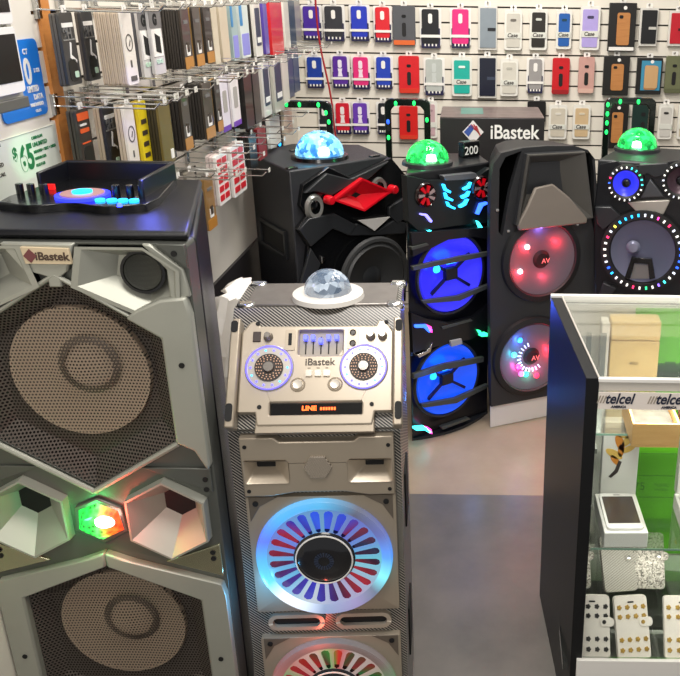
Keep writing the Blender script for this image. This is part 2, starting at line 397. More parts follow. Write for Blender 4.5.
# horn flares with tweeter
for s, P in ((1, flR), (-1, flL)):
    C0 = (s*.158, 1.207)
    inner = [(C0[0]+(x-C0[0])*.45, C0[1]+(z-C0[1])*.5) for x, z in P]
    mid = [(C0[0]+(x-C0[0])*.9, C0[1]+(z-C0[1])*.9) for x, z in P]
    mb = MB(); mb.loft([[(x, -.026, z) for x, z in P], [(x, -.026, z) for x, z in mid], [(x, .012, z) for x, z in inner]])
    h = mb.build('horn_flare', SILV, A, smooth=20)
    MB().lathe([(0, -.008), (.028, -.010), (.034, -.012), (.0385, -.006), (.0385, .014)], C0[0], C0[1], 40).build('tweeter', mesh_mat('tweeter_mesh', '#3c3d38', 420, .25, .4, .4) if s == 1 else MATS['tweeter_mesh'], A)
    mb = MB(); mb.lathe([(.036, -.012), (.041, -.012), (.041, .014)], C0[0], C0[1], 40).build('tweeter_ring', K_GLOSS, A)
    # corner facet beside the flare
    Q = [(s*.179, 1.262), (s*.235, 1.215), (s*.243, 1.163), (s*.205, 1.155), (s*.205, 1.215), (s*.165, 1.262)]
    MB().prism(Q, -.020, -.008).build('corner_facet', SILV, A, bevel=.003)
    MB().prism([(s*.19, 1.262), (s*.243, 1.262), (s*.243, 1.215)], -.018, -.008).build('corner_plate', SILVD, A, bevel=.002)
    # hexagonal horn
    hc = (s*.142, .683); R = .094
    hp = [(hc[0]+R*math.sin(math.radians(60*i)), hc[1]+R*1.0*math.cos(math.radians(60*i))) for i in range(6)]
    ring = lambda k, y, dx=0, dz=0: [(hc[0]+dx+(x-hc[0])*k, y, hc[1]+dz+(z-hc[1])*k) for x, z in hp]
    mb = MB(); mb.loft([ring(1.0, -.010), ring(.98, -.034), ring(.93, -.034), ring(.34, .030, s*.010, .016)], cap=False)
    hh = mb.build('hexagon_horn', SILV, A, smooth=15, normals=True)
    MB().prism([(x, z) for x, _, z in ring(.40, 0, s*.010, .016)], .0255, .0275).build('throat', K_DARK, hh)
    mb = MB(); mb.prism([(s*.10, .80), (s*.238, .80), (s*.238, .745)], -.018, -.008).build('corner_plate', SILVD, A, bevel=.002)
    mb = MB(); mb.prism([(s*.12, .575), (s*.238, .54), (s*.238, .62)], -.018, -.008).build('corner_plate', mat('mirror_plate', '#a7a58a', .15, .8), A, bevel=.002)
    for x, z in ((.226, .775), (.226, .752), (.214, 1.03), (.222, 1.245), (.222, .60), (.222, .585), (.214, .33)):
        yy = -.031 if z in (1.03, .33) else -.019
        MB().lathe([(0, yy-.001), (.0055, yy-.001), (.0055, yy+.004)], s*x, z, 14).build('screw', K_DARK, A)
# centre spine and badge
MB().prism([(-.088, 1.262), (.045, 1.262), (.028, 1.212), (.012, 1.2), (.012, 1.18), (-.012, 1.18), (-.012, 1.2), (-.055, 1.212)], -.024, -.008).build('badge_mount', SILV, A, bevel=.003)
bd = MB().prism([(-.068, 1.257), (.018, 1.255), (.020, 1.226), (-.064, 1.226)], -.030, -.022).build('badge', mat('badge_beige', '#cdbb9c', .4), A, bevel=.001); bd.location = (.020, 0, 0)
text('iBastek', .021, mat('badge_ink', '#4b3a30', .5), bd, TXZ(-.013, -.0305, 1.240), bold=.0005)
MB().prism([(-.052, 1.254), (-.040, 1.241), (-.052, 1.228), (-.064, 1.241)], -.0312, -.030).build('logo_diamond', mat('logo_maroon', '#6f3b3d', .5), bd)
# centre lit gem between the horns
gem = [(0, .718), (.040, .700), (.046, .655), (0, .630), (-.046, .655), (-.040, .700)]
MB().prism([(x*1.2, .674+(z-.674)*1.25) for x, z in gem], -.02, -.008).build('gem_mount', SILVD, A, bevel=.003)
mb = MB(); mb.loft([[(x, -.02, z) for x, z in gem], [(x*.6, -.040, .674+(z-.674)*.6) for x, z in gem]])
gm = bpy.data.materials.new('gem_light'); gm.use_nodes = True; nt = gm.node_tree; b = nt.nodes['Principled BSDF']
tc, sx = coords(nt); cr = nt.nodes.new('ShaderNodeValToRGB'); mapx = nm(nt, 'ADD', nm(nt, 'MULTIPLY', sx[0], 10.5), .5)
nt.links.new(mapx, cr.inputs[0]); e = cr.color_ramp.elements
e[0].position = 0; e[0].color = lin('#10a030'); e[1].position = 1; e[1].color = lin('#ff2010')
for p, c in ((.35, '#18e040'), (.55, '#60ff60'), (.72, '#ff7a20')):
    q = cr.color_ramp.elements.new(p); q.color = lin(c)
vo = nt.nodes.new('ShaderNodeTexVoronoi'); vo.inputs['Scale'].default_value = 90; nt.links.new(tc.outputs['Object'], vo.inputs['Vector'])
nt.links.new(cr.outputs[0], b.inputs['Emission Color']); nt.links.new(nm(nt, 'MULTIPLY', vo.outputs['Distance'], 3.2), b.inputs['Emission Strength']); b.inputs['Base Color'].default_value = (.02, .02, .02, 1); b.inputs['Roughness'].default_value = .1
g = mb.build('light_gem', gm, A, smooth=0)
MB().lathe([(0, -.046), (.011, -.044), (.014, -.038)], .018, .685, 16, sx=1.5).build('led', led('white_hot', '#fff6e8', 9), g)
point('gem_green_light', (AX-.03, AY-.07,   .68), .22, (.1, 1, .25)); point('gem_red_light', (AX+.05, AY-.075, .69), .28, (1, .08, .05))
# control console on the top
con = MB(); y0, y1 = .115, .40
pts = []
for i in range(25):
    t = i/24; x = -.145+.29*t; pts.append((x, .135+.012*math.cos(t*4*PI)))
pts += [(.150, .20), (.118, .40), (-.118, .40), (-.150, .20)]
con.slab(pts, 1.279, 1.296)
cn = con.build('control_console', K_GLOSS, A, bevel=.003); cn.location = (-.028, .0, 0)
mb = MB(); mb.box(-.112, .118, .372, .392, 1.29, 1.334); mb.slab([(-.116, .25), (-.108, .25), (-.108, .39), (-.116, .39)], 1.29, 1.334); mb.slab([(.112, .20), (.122, .20), (.122, .39), (.112, .39)], 1.29, 1.332)
mb.build('console_riser', mat('riser_black', '#101114', .3), cn, bevel=.003)
def disc(mb, x, y, z0, z1, r, seg=32, ry=None): return mb.turn([(0, z1), (r, z1), (r, z0)], x, y, seg)
dl = disc(MB(), -.002, .20, 1.292, 1.302, .052).build('jog_dial', led('dial_blue', '#2a35ff', 1.6), cn)
disc(MB(), -.002, .20, 1.30, 1.305, .042).build('dial_plate', mat('dial_plate', '#9c7f78', .4, emit='#b06a70', es=.35), dl)
disc(MB(), -.002, .20, 1.303, 1.309, .019).build('dial_core', led('dial_core', '#12b4ff', 2.4), dl)
for i, x in enumerate((.055, .078, .10, .122)): disc(MB(), x-.008, .166, 1.295, 1.300, .0095, 16).build('lit_key', led('key_cyan', '#24b8ff', 2.2), cn)
for x, y in ((-.135, .215), (-.112, .215), (-.085, .215), (.060, .215), (.088, .215), (.112, .215)):
    disc(MB(), x, y, 1.295, 1.318, .0075, 16).build('knob', K_GLOSS, cn, bevel=.001)
MB().box(-.108, -.090, .262, .27, 1.296, 1.306).build('rocker_switch', led('switch_red', '#e01818', 1.2), cn)
MB().turn([(0, .008), (.004, .006), (.005, 0)], .10, .13, 12, 1.294).build('led', led('blue_dot', '#3040ff', 6), cn)
point('console_blue_light', (AX+.10, AY+.20, 1.34), .22, (.12, .15, 1)); point('console_edge_light', (AX+.225, AY+.10, 1.31), .10, (.1, .12, 1))

# ------------------------------------------------------------------ speaker B (champagne, centre)
BX, BYF, BYAW = -.362, 1.585, math.radians(3.5)
B = thing('karaoke_speaker', (BX, BYF, 0), 'champagne silver two-woofer speaker with slanted mixer panel, clear dome on top, centre foreground', 'speaker', 'party speakers', BYAW)
fB = Face(BX, BYF, BYAW)
CH = mat('champagne', '#a99d8c', .34, .45, var=(12, .06)); CHL = mat('champagne_light', '#b5a998', .32, .4)
CARB = stripe_mat('carbon_weave', '#0f0f10', '#a9a49b', 118, 1, .6, 1.15, .36, .3)
mb = MB(); hw = .171
prof = [(.045, .01), (.045, .845), (0, .846), (.135, 1.04), (.155, 1.061), (.315, 1.061), (.315, .01)]   # (depth, z)
tess = MB(); ring = lambda x: [(x, y, z) for y, z in prof]
mb.loft([ring(-.181), ring(.169)], cap=True); mb.bm.faces.new([v for v in mb.bm.verts][:len(prof)])
mb.build('cabinet', CARB, B)
MB().prism([(-.181, .01), (.169, .01), (.169, .845), (-.181, .845)], .0, .0445, [circ(0, .553, .1455, 64), circ(0, .185, .1455, 64), rrect(-.148, -.064, .744, .790, .005), rrect(.064, .148, .744, .790, .005), rrect(-.127, -.022, .361, .385, .012, 8), rrect(.022, .127, .361, .385, .012, 8)]).build('front_baffle', CARB, B)
MB().box(-.160, .160, .165, .308, 1.060, 1.066).build('top_plate', mat('brushed_plate', '#8f8a86', .35, .8, var=(40, .2)), B, bevel=.002)
for x in (-.158, .158):
    for y in (.168, .305):
        c = MB(); sgn = 1 if x > 0 else -1; c.box(x-.018, x+.018, y-.012, y+.012, 1.055, 1.070); c.build('corner_bracket', K_CHROME, B, bevel=.005)
# dome on B
db = MB().turn([(0, .0), (.078, .0), (.076, .010), (.058, .014), (0, .014)], .010, .212, 40, 1.066).build('light_dome', mat('dome_base_white', '#dedad3', .35), B)
MB().turn([(.052*math.cos(a*PI/14), .012+.050*math.sin(a*PI/14)) for a in range(0, 7)]+[(0, .062)], .010, .212, 14, 1.066).build('crystal_shell', crystal_mat('crystal_clear', '#5d6f86', '#dfefff', .18, 60, .40), db, smooth=0)
MB().turn([(.03, .014), (.022, .034), (.0, .036)], .010, .212, 10, 1.066).build('dome_core', mat('dome_core', '#3c3e46', .2, .6), db)
# slanted control panel frame of reference
a0 = Vector((0, -.020, .868)); a1 = Vector((0, .126, 1.040)); sd = (a1-a0).normalized(); nrm = Vector((0, sd.z, -sd.y))   # nrm points into the cabinet
PM = Matrix(((1, 0, 0, a0.x), (0, nrm.y, sd.y, a0.y), (0, nrm.z, sd.z, a0.z), (0, 0, 0, 1)))       # local (x, into, up the slope)
LEN = (a1-a0).length
def pc(u, v): return ((u-325)/290*.178, LEN*(580-v)/375)
PANEL = MB(PM)
eq = rrect(pc(262, 0)[0], pc(408, 0)[0], pc(0, 333)[1], pc(0, 240)[1], .004)
scr = rrect(pc(176, 0)[0], pc(478, 0)[0], pc(0, 541)[1], pc(0, 497)[1], .002)
outl = [(-.156, .03), (-.12, .030), (-.115, .002), (.115, .002), (.12, .030), (.156, .03), (.156, .200), (.14, .222), (.125, .225), (.12, .213), (-.12, .213), (-.125, .225), (-.14, .222), (-.156, .200)]
PANEL.prism(outl, -.012, .012, [eq, scr])
cp = PANEL.build('control_panel', CHL, B, bevel=.003)
# backing wedge between panel and cabinet
MB(PM).box(-.168, .168, .010, .030, -.0, LEN-.004).build('panel_backing', CARB, cp)
for s in (-1, 1):
    P = [(s*.157, -.004), (s*.176, -.004), (s*.176, .212), (s*.172, .2255), (s*.157, .2255)]
    hd = MB(PM).prism(P, -.028, .010).build('side_handle', CH, cp, bevel=.003)
    for z0, z1 in ((.008, .045), (.195, .220)): MB(PM).prism(rrect(min(s*.161, s*.175), max(s*.161, s*.175), z0, z1, .006), -.0295, -.027).build('handle_slot', K_DARK, hd)
    # dial
    x, z = pc(325-156*s*-1, 377)
    x = s*.096
    d = MB(PM).lathe([(0, -.016), (.046, -.016), (.050, -.012), (.051, .0)], x, .122, 48).build('jog_dial', mat('dial_silver', '#b9b3ab', .3, .4), cp)
    MB(PM).lathe([(.0445, -.0164), (.0445, -.0175), (.047, -.0175), (.047, -.0164)], x, .122, 48).build('lit_ring', led('ring_violet', '#5a50ff', 1.6), d)
    MB(PM).lathe([(0, -.019), (.029, -.019), (.029, -.015)], x, .122, 40).build('dial_plate', mat('dial_dark', '#2c211c', .5), d)
    MB(PM).lathe([(0, -.026), (.010, -.026), (.012, -.018)], x, .122, 24).build('dial_knob', mat('knob_grey', '#8c8680', .25, .7), d)
    mbd = MB(PM)
    for rr, n in ((.016, 14), (.0205, 18), (.025, 24)):
        for i in range(n):
            a = 2*PI*i/n; mbd.lathe([(0, -.0205), (.0013, -.0203), (.0013, -.019)], x+rr*math.cos(a), .122+rr*math.sin(a), 6)
    mbd.build('dial_studs', mat('stud_peach', '#e0b090', .4), d)
    for i in range(14):
        a = 2*PI*i/14; MB(PM).lathe([(0, -.018), (.0019, -.0178), (.0019, -.016)], x+.0375*math.cos(a), .122+.0375*math.sin(a), 8).build('led', led('violet_dot', '#4a48ff', 3) if i % 4 else led('cyan_dot', '#38b0ff', 3), d)
    MB(PM).lathe([(.051, -.011), (.058, -.011), (.060, .0)], x, .122, 48).build('dial_bezel', CH, cp)
    bx = pc(265 if s < 0 else 388, 437)
    bt = MB(PM).lathe([(0, -.017), (.009, -.018), (.0105, -.014), (.0105, 0)], bx[0], bx[1], 24).build('round_button', mat('button_silver', '#d8d0c4', .25, .4), cp)
    MB(PM).lathe([(.0115, -.012), (.0145, -.0135), (.0155, -.012)], bx[0], bx[1], 24).build('button_bezel', CH, bt)
# EQ recess and sliders
ex0, ex1, ez0, ez1 = pc(262, 0)[0], pc(408, 0)[0], pc(0, 333)[1], pc(0, 240)[1]
MB(PM).box(ex0-.002, ex1+.002, .0, .004, ez0-.002, ez1+.002).build('equalizer_recess', mat('recess_grey', '#a59c90', .4), cp)
for i, u in enumerate((283, 308, 334, 360, 387)):
    x = pc(u, 0)[0]; zt = pc(0, 268+(12 if i == 2 else 0))[1]
    MB(PM).box(x-.0012, x+.0012, -.001, .001, ez0+.006, ez1-.012).build('slider_slot', K_DARK, cp)
    MB(PM).box(x-.0042, x+.0042, -.012, 0, zt-.005, zt+.006).build('slider', led('slider_blue', '#5a62ff', 1.3), cp, bevel=.001)
text('iBastek', .021, mat('panel_ink', '#4a4038', .5), cp, PM @ TXZ(pc(335, 0)[0], -.0125, pc(0, 358)[1]), bold=.0003)
for u in (300, 330, 359):
    x, z = pc(u, 398); MB(PM).prism(rrect(x-.0065, x+.0065, z-.0065, z+.0065, .002), -.017, -.011).build('small_button', mat('button_silver', '#d8d0c4', .25, .4), cp, bevel=.001)
    MB(PM).box(x-.003, x+.003, -.0126, -.012, z+.011, z+.0125).build('button_mark', MATS['panel_ink'], cp)
us = MB(PM).prism(rrect(pc(216, 0)[0], pc(250, 0)[0], pc(0, 315)[1], pc(0, 240)[1], .003), -.014, -.011).build('usb_port', CH, cp, bevel=.001)
x, z = pc(233, 277); MB(PM).box(x-.0035, x+.0035, -.0148, -.013, z-.012, z+.014).build('usb_slot', K_DARK, us)
jk = MB(PM).prism(rrect(pc(425, 0)[0], pc(463, 0)[0], pc(0, 312)[1], pc(0, 236)[1], .003), -.014, -.011).build('jack_plate', CH, cp, bevel=.001)
for v in (253, 292):
    x, z = pc(443, v); MB(PM).lathe([(0, -.0150), (.0045, -.0150), (.0065, -.0165), (.0065, -.013)], x, z, 16).build('microphone_jack', mat('jack_dark', '#2b2826', .3, .5), jk)
for u in (160, 503, 543):
    x, z = pc(u, 266); MB(PM).lathe([(0, -.030), (.006, -.030), (.0075, -.024), (.0075, -.018), (.010, -.014), (.010, -.011)], x, z, 18).build('knob', mat('knob_grey', '#8c8680', .25, .7), cp)
x, z = pc(122, 265); MB(PM).box(x-.008, x+.008, -.015, -.011, z-.011, z+.011).build('rocker_switch', mat('brown_switch', '#32231d', .4), cp, bevel=.001)
for u, v in ((122, 217), (555, 215), (143, 513), (510, 508)):
    x, z = pc(u, v); MB(PM).lathe([(0, -.0135), (.0045, -.0135), (.0045, -.011)], x, max(z, .012), 16).build('screw', K_DARK, cp)
MB(PM).box(pc(178, 0)[0], pc(478, 0)[0], -.002, .002, pc(0, 541)[1], pc(0, 497)[1]).build('display', mat('display_black', '#0c0908', .12), cp)
text('LINE', .0135, led('display_orange', '#ff5a18', 2.6), cp, PM @ TXZ(pc(303, 0)[0], -.0028, pc(0, 516)[1]), bold=.0004, xs=1.1)
for i in range(6):
    x, z = pc(342+i*9, 517); MB(PM).box(x-.0018, x+.0018, -.003, -.0022, z-.003, z+.003).build('display_bar', MATS['led_display_orange'], cp)
MB(PM).prism([(-.12, -.012), (.12, -.012), (.118, .022), (-.118, .022)], -.008, .012).build('lower_plate', CH, cp, bevel=.002)
# horn section
def q(u, v, dy=0): return fB(u, v, dy)
def bp_(uvs): return [q(*p) for p in uvs]
hl = (-.158, -.066, .752, .800)
horns = [rrect(-.158, -.066, .752, .798, .006), rrect(.050, .142, .752, .798, .006)]
mb = MB(); xo = -.008
mb.prism([(-.156, .708), (-.10, .708), (-.05, .717), (.05, .717), (.10, .708), (.156, .708), (.156, .846), (.085, .846), (.075, .836), (-.075, .836), (-.085, .846), (-.156, .846)], -.022, .003, [[(x+.0, z) for x, z in rrect(-.150, -.062, .742, .792, .005)], rrect(.062, .150, .742, .792, .005)])
mb.build('horn_panel', CH, B, bevel=.003)
for s in (-1, 1):
    P = rrect(-.150, -.062, .742, .792, .005) if s < 0 else rrect(.062, .150, .742, .792, .005)
    cx = s*.108; k = lambda kx, kz, y, dz=0, dx=0: [(cx+dx+(x-cx)*kx, y, .767+dz+(z-.767)*kz) for x, z in P]
    mb = MB(); mb.loft([k(1.04, 1.06, -.024), k(1, 1, -.022), k(.40, .40, .016, .004, s*.006)])
    hh = mb.build('horn', CHL, B, smooth=30)
    MB().prism([(a, c) for a, _, c in k(.48, .48, 0, .004, s*.006)], .0135, .0145).build('throat', K_DARK, hh)
MB().prism(circ(0, .778, .029, 6), -.027, -.020).build('centre_mesh', stripe_mat('diamond_mesh', '#5a524a', '#b5aa9a', 300, 1, 0, 1, .45), B, bevel=.001)
for x in (-.145, .145):
    for z in (.722, .826): MB().lathe([(0, -.0235), (.0042, -.0235), (.0042, -.02)], x, z, 14).build('screw', K_DARK, B)
# lit ring materials
def ring_light(name, stops, es, base='#7c7d82'):
    m = bpy.data.materials.new(name); m.use_nodes = True; MATS[name] = m; nt = m.node_tree; b = nt.nodes['Principled BSDF']
    tc = nt.nodes.new('ShaderNodeTexCoord'); mp = nt.nodes.new('ShaderNodeMapping'); nt.links.new(tc.outputs['Object'], mp.inputs[0])
    s = nt.nodes.new('ShaderNodeSeparateXYZ'); nt.links.new(mp.outputs[0], s.inputs[0])
    a = nm(nt, 'ARCTAN2', s.outputs[2], s.outputs[0]); t = nm(nt, 'ADD', nm(nt, 'DIVIDE', a, 2*PI), .5)
    cr = nt.nodes.new('ShaderNodeValToRGB'); nt.links.new(t, cr.inputs[0]); el = cr.color_ramp.elements
    el[0].position = 0; el[0].color = lin(stops[0][1]); el[1].position = 1; el[1].color = lin(stops[0][1])
    for p, c in stops[1:]: el.new(p).color = lin(c)
    nt.links.new(cr.outputs[0], b.inputs['Emission Color']); b.inputs['Emission Strength'].default_value = es
    b.inputs['Base Color'].default_value = lin(base); b.inputs['Roughness'].default_value = .25; b.inputs['Coat Weight'].default_value = .4
    return m, mp
def woofer_panel(zc, z_lo, z_hi, stops, es, rim_es, tagw, rims, cones):
    pn = MB(); pn.prism(rrect(-.156, .156, z_lo, z_hi, .004), -.016, .003, [circ(0, zc, .146, 64)])
    p = pn.build('woofer_panel', CH, B, bevel=.003)
    for sx in (-1, 1):
        for sz in (-1, 1):
            cx, cz = sx*.150, zc+sz*.150
            if cz < z_lo+.005: continue
            MB().prism([(cx, cz), (cx-sx*.060, cz), (cx-sx*.022, cz-sz*.022), (cx, cz-sz*.060)], -.0175, -.015).build('corner_recess', mat('recess_brown', '#6e655a', .4, .4), p, bevel=.001)
            MB().lathe([(0, -.021), (.006, -.020), (.006, -.016)], cx-sx*.014, cz-sz*.014, 12).build('screw', K_DARK, p)
    m, mp = ring_light(tagw+'_spoke_light', stops, es); mp.inputs['Location'].default_value = (0, 0, -zc)
    m2, mp2 = ring_light(tagw+'_rim_light', rims, rim_es); mp2.inputs['Location'].default_value = (0, 0, -zc)
    m3, mp3 = ring_light(tagw+'_cone_light', cones, .8, '#20161c'); mp3.inputs['Location'].default_value = (0, 0, -zc)
    # spoked cover: ring with 24 slots
    slots = []
    n = 24
    for i in range(n):
        a = 2*PI*(i+.5)/n; c, s = math.cos(a), math.sin(a); P = []
        for r, t in ((.066, .0048), (.110, .0098), (.1165, .0075), (.1195, 0), (.1165, -.0075), (.110, -.0098), (.066, -.0048)):
            P.append((r*c-t*s, zc+r*s+t*c))
        slots.append(P)
    MB().prism(circ(0, zc, .1225, 96), -.024, -.020, slots).build('spoked_cover', m, p)
    MB().lathe([(.1225, -.024), (.134, -.030), (.143, -.030), (.146, -.022), (.146, .0)], 0, zc, 64).build('lit_rim', m2, p)
    MB().lathe([(.140, .002), (.12, .008), (.06, .03), (0, .035)], 0, zc, 48).build('cone', m3, p)
    hub = MB().lathe([(0, -.036), (.030, -.034), (.058, -.030), (.066, -.024), (.067, -.012)], 0, zc, 48).build('hub_cap', mat('hub_black', '#0b0d14', .15, coat=.5), p)
    MB().lathe([(.0585, -.0312), (.0595, -.0325), (.0615, -.0318), (.062, -.030)], 0, zc, 48).build('hub_ring', mat('hub_ring_white', '#e8e4dc', .3), hub)
    mbk = MB()
    for i in range(20):
        a = 2*PI*i/20; mbk.box(0, 0, 0, 0, 0, 0) if False else None
        P = [(.012, .0010), (.021, .0018), (.021, -.0018), (.012, -.0010)]
        mbk.prism([(r*math.cos(a)-t*math.sin(a), zc+r*math.sin(a)+t*math.cos(a)) for r, t in P], -.0372, -.034)
    mbk.build('hub_pattern', mat('hub_pattern', '#2c3548', .3), hub)
    return p
stU = [(0, '#20b8ff'), (.10, '#40c8ff'), (.19, '#e8f8ff'), (.27, '#b8c8ff'), (.36, '#c0b8e8'), (.44, '#90e0ff'), (.49, '#48e8ff'), (.56, '#3098ff'), (.64, '#3858e8'), (.75, '#38a8e8'), (.85, '#2c9cff'), (.93, '#4a70ff')]
rmU = [(0, '#10a8f0'), (.07, '#20c8ff'), (.13, '#ffffff'), (.19, '#d8e8ff'), (.24, '#7088b0'), (.33, '#7c70a8'), (.39, '#405878'), (.44, '#70f0ff'), (.50, '#2090ff'), (.57, '#3048a0'), (.66, '#283858'), (.75, '#20a8e0'), (.86, '#10a8f8'), (.94, '#3060ff')]
cnU = [(0, '#8a1424'), (.06, '#501038'), (.12, '#3a1a80'), (.2, '#2a2cb0'), (.28, '#401028'), (.36, '#a01820'), (.44, '#30081c'), (.5, '#1a2040'), (.58, '#701028'), (.66, '#3040c8'), (.8, '#3458e0'), (.88, '#3a30a0'), (.94, '#9a1830')]
woofer_panel(.553, .408, .703, stU, .42, .85, 'upper', rmU, cnU)
stL = [(0, '#40c060'), (.1, '#ffb0a0'), (.3, '#e0e0d8'), (.5, '#50d060'), (.60, '#e8c0b0'), (.68, '#e0d8d0'), (.72, '#ff3030'), (.76, '#30e060'), (.80, '#e8e0d0'), (.88, '#ff9080'), (.94, '#30d050')]
rmL = [(0, '#28a050'), (.3, '#504840'), (.5, '#30b050'), (.6, '#705040'), (.75, '#504840'), (.85, '#904840'), (.93, '#c05048')]
cnL = [(0, '#8a1424'), (.3, '#502018'), (.5, '#105020'), (.56, '#701018'), (.66, '#303818'), (.73, '#c02018'), (.77, '#208030'), (.84, '#403020'), (.9, '#901818')]
woofer_panel(.185, .035, .335, stL, .28, .35, 'lower', rmL, cnL)
for s in (-1, 1):
    x0, x1 = (-.137, -.012) if s < 0 else (.012, .137)
    sp = MB().prism(rrect(x0, x1, .352, .394, .021, 8), -.012, .002, [rrect(x0+.010, x1-.010, .361, .385, .012, 8)]).build('bass_port', CHL, B, bevel=.003)
    MB().prism(rrect(x0+.008, x1-.008, .359, .387, .013, 8), -.0015, -.0005).build('port_hole', K_DARK, sp)
for z in (.62, .25):
    MB().box(.1685, .173, .09, .19, z-.07, z+.07).build('side_port', K_DARK, B, bevel=.002)
point('ring_blue_light', fB.o+Vector((-.13, -.08, .47)), .25, (.1, .5, 1)); point('ring_red_light', fB.o+Vector((-.02, -.07, .32)), .12, (1, .15, .1))

# ------------------------------------------------------------------ generic lit dome (for the back speakers)
def dome(parent, x, y, z, r, shell, basem, hot):
    d = MB().turn([(0, 0), (r*1.18, 0), (r*1.15, r*.14), (r*1.0, r*.18), (0, r*.18)], x, y, 32, z).build('light_dome', basem, parent)
    MB().turn([(r*math.cos(a*PI/14), r*.15+r*.95*math.sin(a*PI/14)) for a in range(0, 7)]+[(0, r*1.1)], x, y, 14, z).build('crystal_shell', shell, d, smooth=0)
    MB().turn([(0, r*.5), (r*.2, r*.45), (r*.25, r*.2)], x, y-r*.30, 12, z).build('led', hot, d)
    return d
GREEN = crystal_mat('crystal_green', '#00702c', '#35ff78', 1.0, 55, .25)
CYAN = crystal_mat('crystal_cyan', '#1466b8', '#a8f0ff', .85, 50, .25)

# ------------------------------------------------------------------ speaker C (red horn, black)
CO = Vector((-.776, 3.244)); CYW = math.radians(45)
Cc = thing('corner_speaker', (CO.x, CO.y, 0), 'black speaker with red diamond horn and blue lit dome, behind the champagne speaker', 'speaker', 'party speakers', CYW)
fC = Face(CO.x, CO.y, CYW)
def toC(p): d = Vector((p[0]-CO.x, p[1]-CO.y)); c, s = math.cos(CYW), math.sin(CYW); return (d.x*c+d.y*s, -d.x*s+d.y*c)
foot = [(0, 0), toC((-.446, 3.577)), toC((-.60, 3.84)), toC((-.90, 3.84)), toC((-1.019, 3.60))]
MB().slab(foot, .01, 1.05).build('cabinet', K_BLACK, Cc, bevel=.006)
wC = foot[1][0]
# port on the left side
pd = Vector(foot[4]).normalized(); n2 = Vector((-pd.y, pd.x))
def sidept(u, v):
    o = Vector((CO.x, CO.y, 0)); t = Vector((-1.019-CO.x, 3.60-CO.y, 0)).normalized(); n = Vector((-t.y, t.x, 0)); r = ray(u, v); k = ((o-CAMP) @ n)/(r @ n); p = CAMP+r*k; return (p-o) @ t, p.z
P = [sidept(*p) for p in ((262, 222), (286, 234), (287, 256), (263, 241))]
s0, s1 = sorted((P[0][0], P[1][0])); z0, z1 = .70, .80
def side_box(mb, a0_, a1_, z0, z1, d0, d1):
    P4 = [pd*a0_+(-n2)*d0*-1, pd*a1_+(-n2)*d0*-1, pd*a1_+n2*d1, pd*a0_+n2*d1]; mb.slab([(p.x, p.y) for p in P4], z0, z1); return mb
pz0, pz1 = P[2][1], P[1][1]
fr = MB(); 
for (aa, bb, c0, c1) in ((s0, s1, pz0-.012, pz0+.004), (s0, s1, pz1-.004, pz1+.012), (s0-.008, s0+.006, pz0-.012, pz1+.012), (s1-.006, s1+.008, pz0-.012, pz1+.012)): side_box(fr, aa, bb, c0, c1, -.002, .012)
po = fr.build('side_port', K_SATIN, Cc, bevel=.002)
side_box(MB(), s0, s1, pz0, pz1, -.001, .003).build('port_hole', K_DARK, po)
# angular mask on the front
mask = [(300, 184), (326, 166), (347, 176), (388, 157), (404, 176), (404, 215), (403, 300), (300, 300), (305, 245), (294, 228), (304, 215), (297, 205)]
MB().prism(fC.poly(mask), -.022, .002).build('front_mask', K_GLOSS, Cc, bevel=.004)
facets = [([(300, 192), (322, 172), (345, 178), (354, 178), (327, 194), (310, 190)], -.034), ([(345, 178), (384, 160), (363, 178), (352, 182)], -.036),
          ([(294, 228), (304, 217), (330, 212), (352, 224), (344, 234), (328, 227), (306, 245)], -.036), ([(384, 206), (400, 196), (403, 215), (392, 222), (384, 214)], -.036), ([(344, 234), (352, 222), (372, 230), (390, 218), (402, 222), (400, 232), (370, 234)], -.034), ([(296, 284), (306, 246), (316, 262), (302, 292)], -.034)]
for P, y in facets: MB().prism(fC.poly(P), y, -.018).build('mask_facet', K_SATIN, Cc, bevel=.003)
for (u, v, r) in ((311, 206, .038), (375, 187, .032)):
    x, z = fC(u, v); t = MB().lathe([(.022, -.032), (.034, -.034), (r+.006, -.020)], x, z, 32, sz=1.2).build('tweeter', mat('tweeter_grey', '#9a9a96', .3, .6), Cc)
    MB().lathe([(0, -.030), (.014, -.034), (.025, -.026)], x-.006, z+.012, 24).build('tweeter_dome', K_GLOSS, t)
rp = fC.poly([(325, 198), (354, 176), (384, 189), (356, 209)]); cxr = sum(p[0] for p in rp)/4; czr = sum(p[1] for p in rp)/4
REDP = mat('red_plastic', '#d01222', .2, coat=.4)
mb = MB(); kk = lambda k, y, dx=0: [(cxr+dx+(x-cxr)*k, y, czr+(z-czr)*k) for x, z in rp]
mb.loft([kk(1.0, -.03), kk(1.0, -.058), kk(.88, -.058), kk(.14, -.03, -.02)], cap=False)
rh = mb.build('red_horn', REDP, Cc, smooth=15)
MB().prism([(x, z) for x, _, z in kk(.2, 0, -.02)], -.031, -.028).build('throat', K_DARK, rh)
for u, v in ((322.5, 198), (386, 187.5)):
    x, z = fC(u, v); MB().lathe([(0, -.068), (.014, -.066), (.018, -.06), (.018, -.03)], x, z, 24).build('red_knob', REDP, rh)
MB().prism(fC.poly([(352, 218.5), (384, 215), (368.5, 229)]), -.042, -.034).build('silver_triangle', mat('bright_silver', '#e9e6e2', .25, .3), Cc, bevel=.001)
x, z = fC(368, 276)
wf = MB().lathe([(.178, -.018), (.172, -.032), (.160, -.034), (.150, -.026), (.140, -.034), (.125, -.026), (.06, .002), (0, .004)], x, z, 56).build('woofer', mat('woofer_grey', '#3a3b3c', .38), Cc); wf.location = (0, -.028, 0)
MB().lathe([(0, -.014), (.030, -.01), (.048, .0)], x, z, 32).build('dust_cap', K_SATIN, wf)
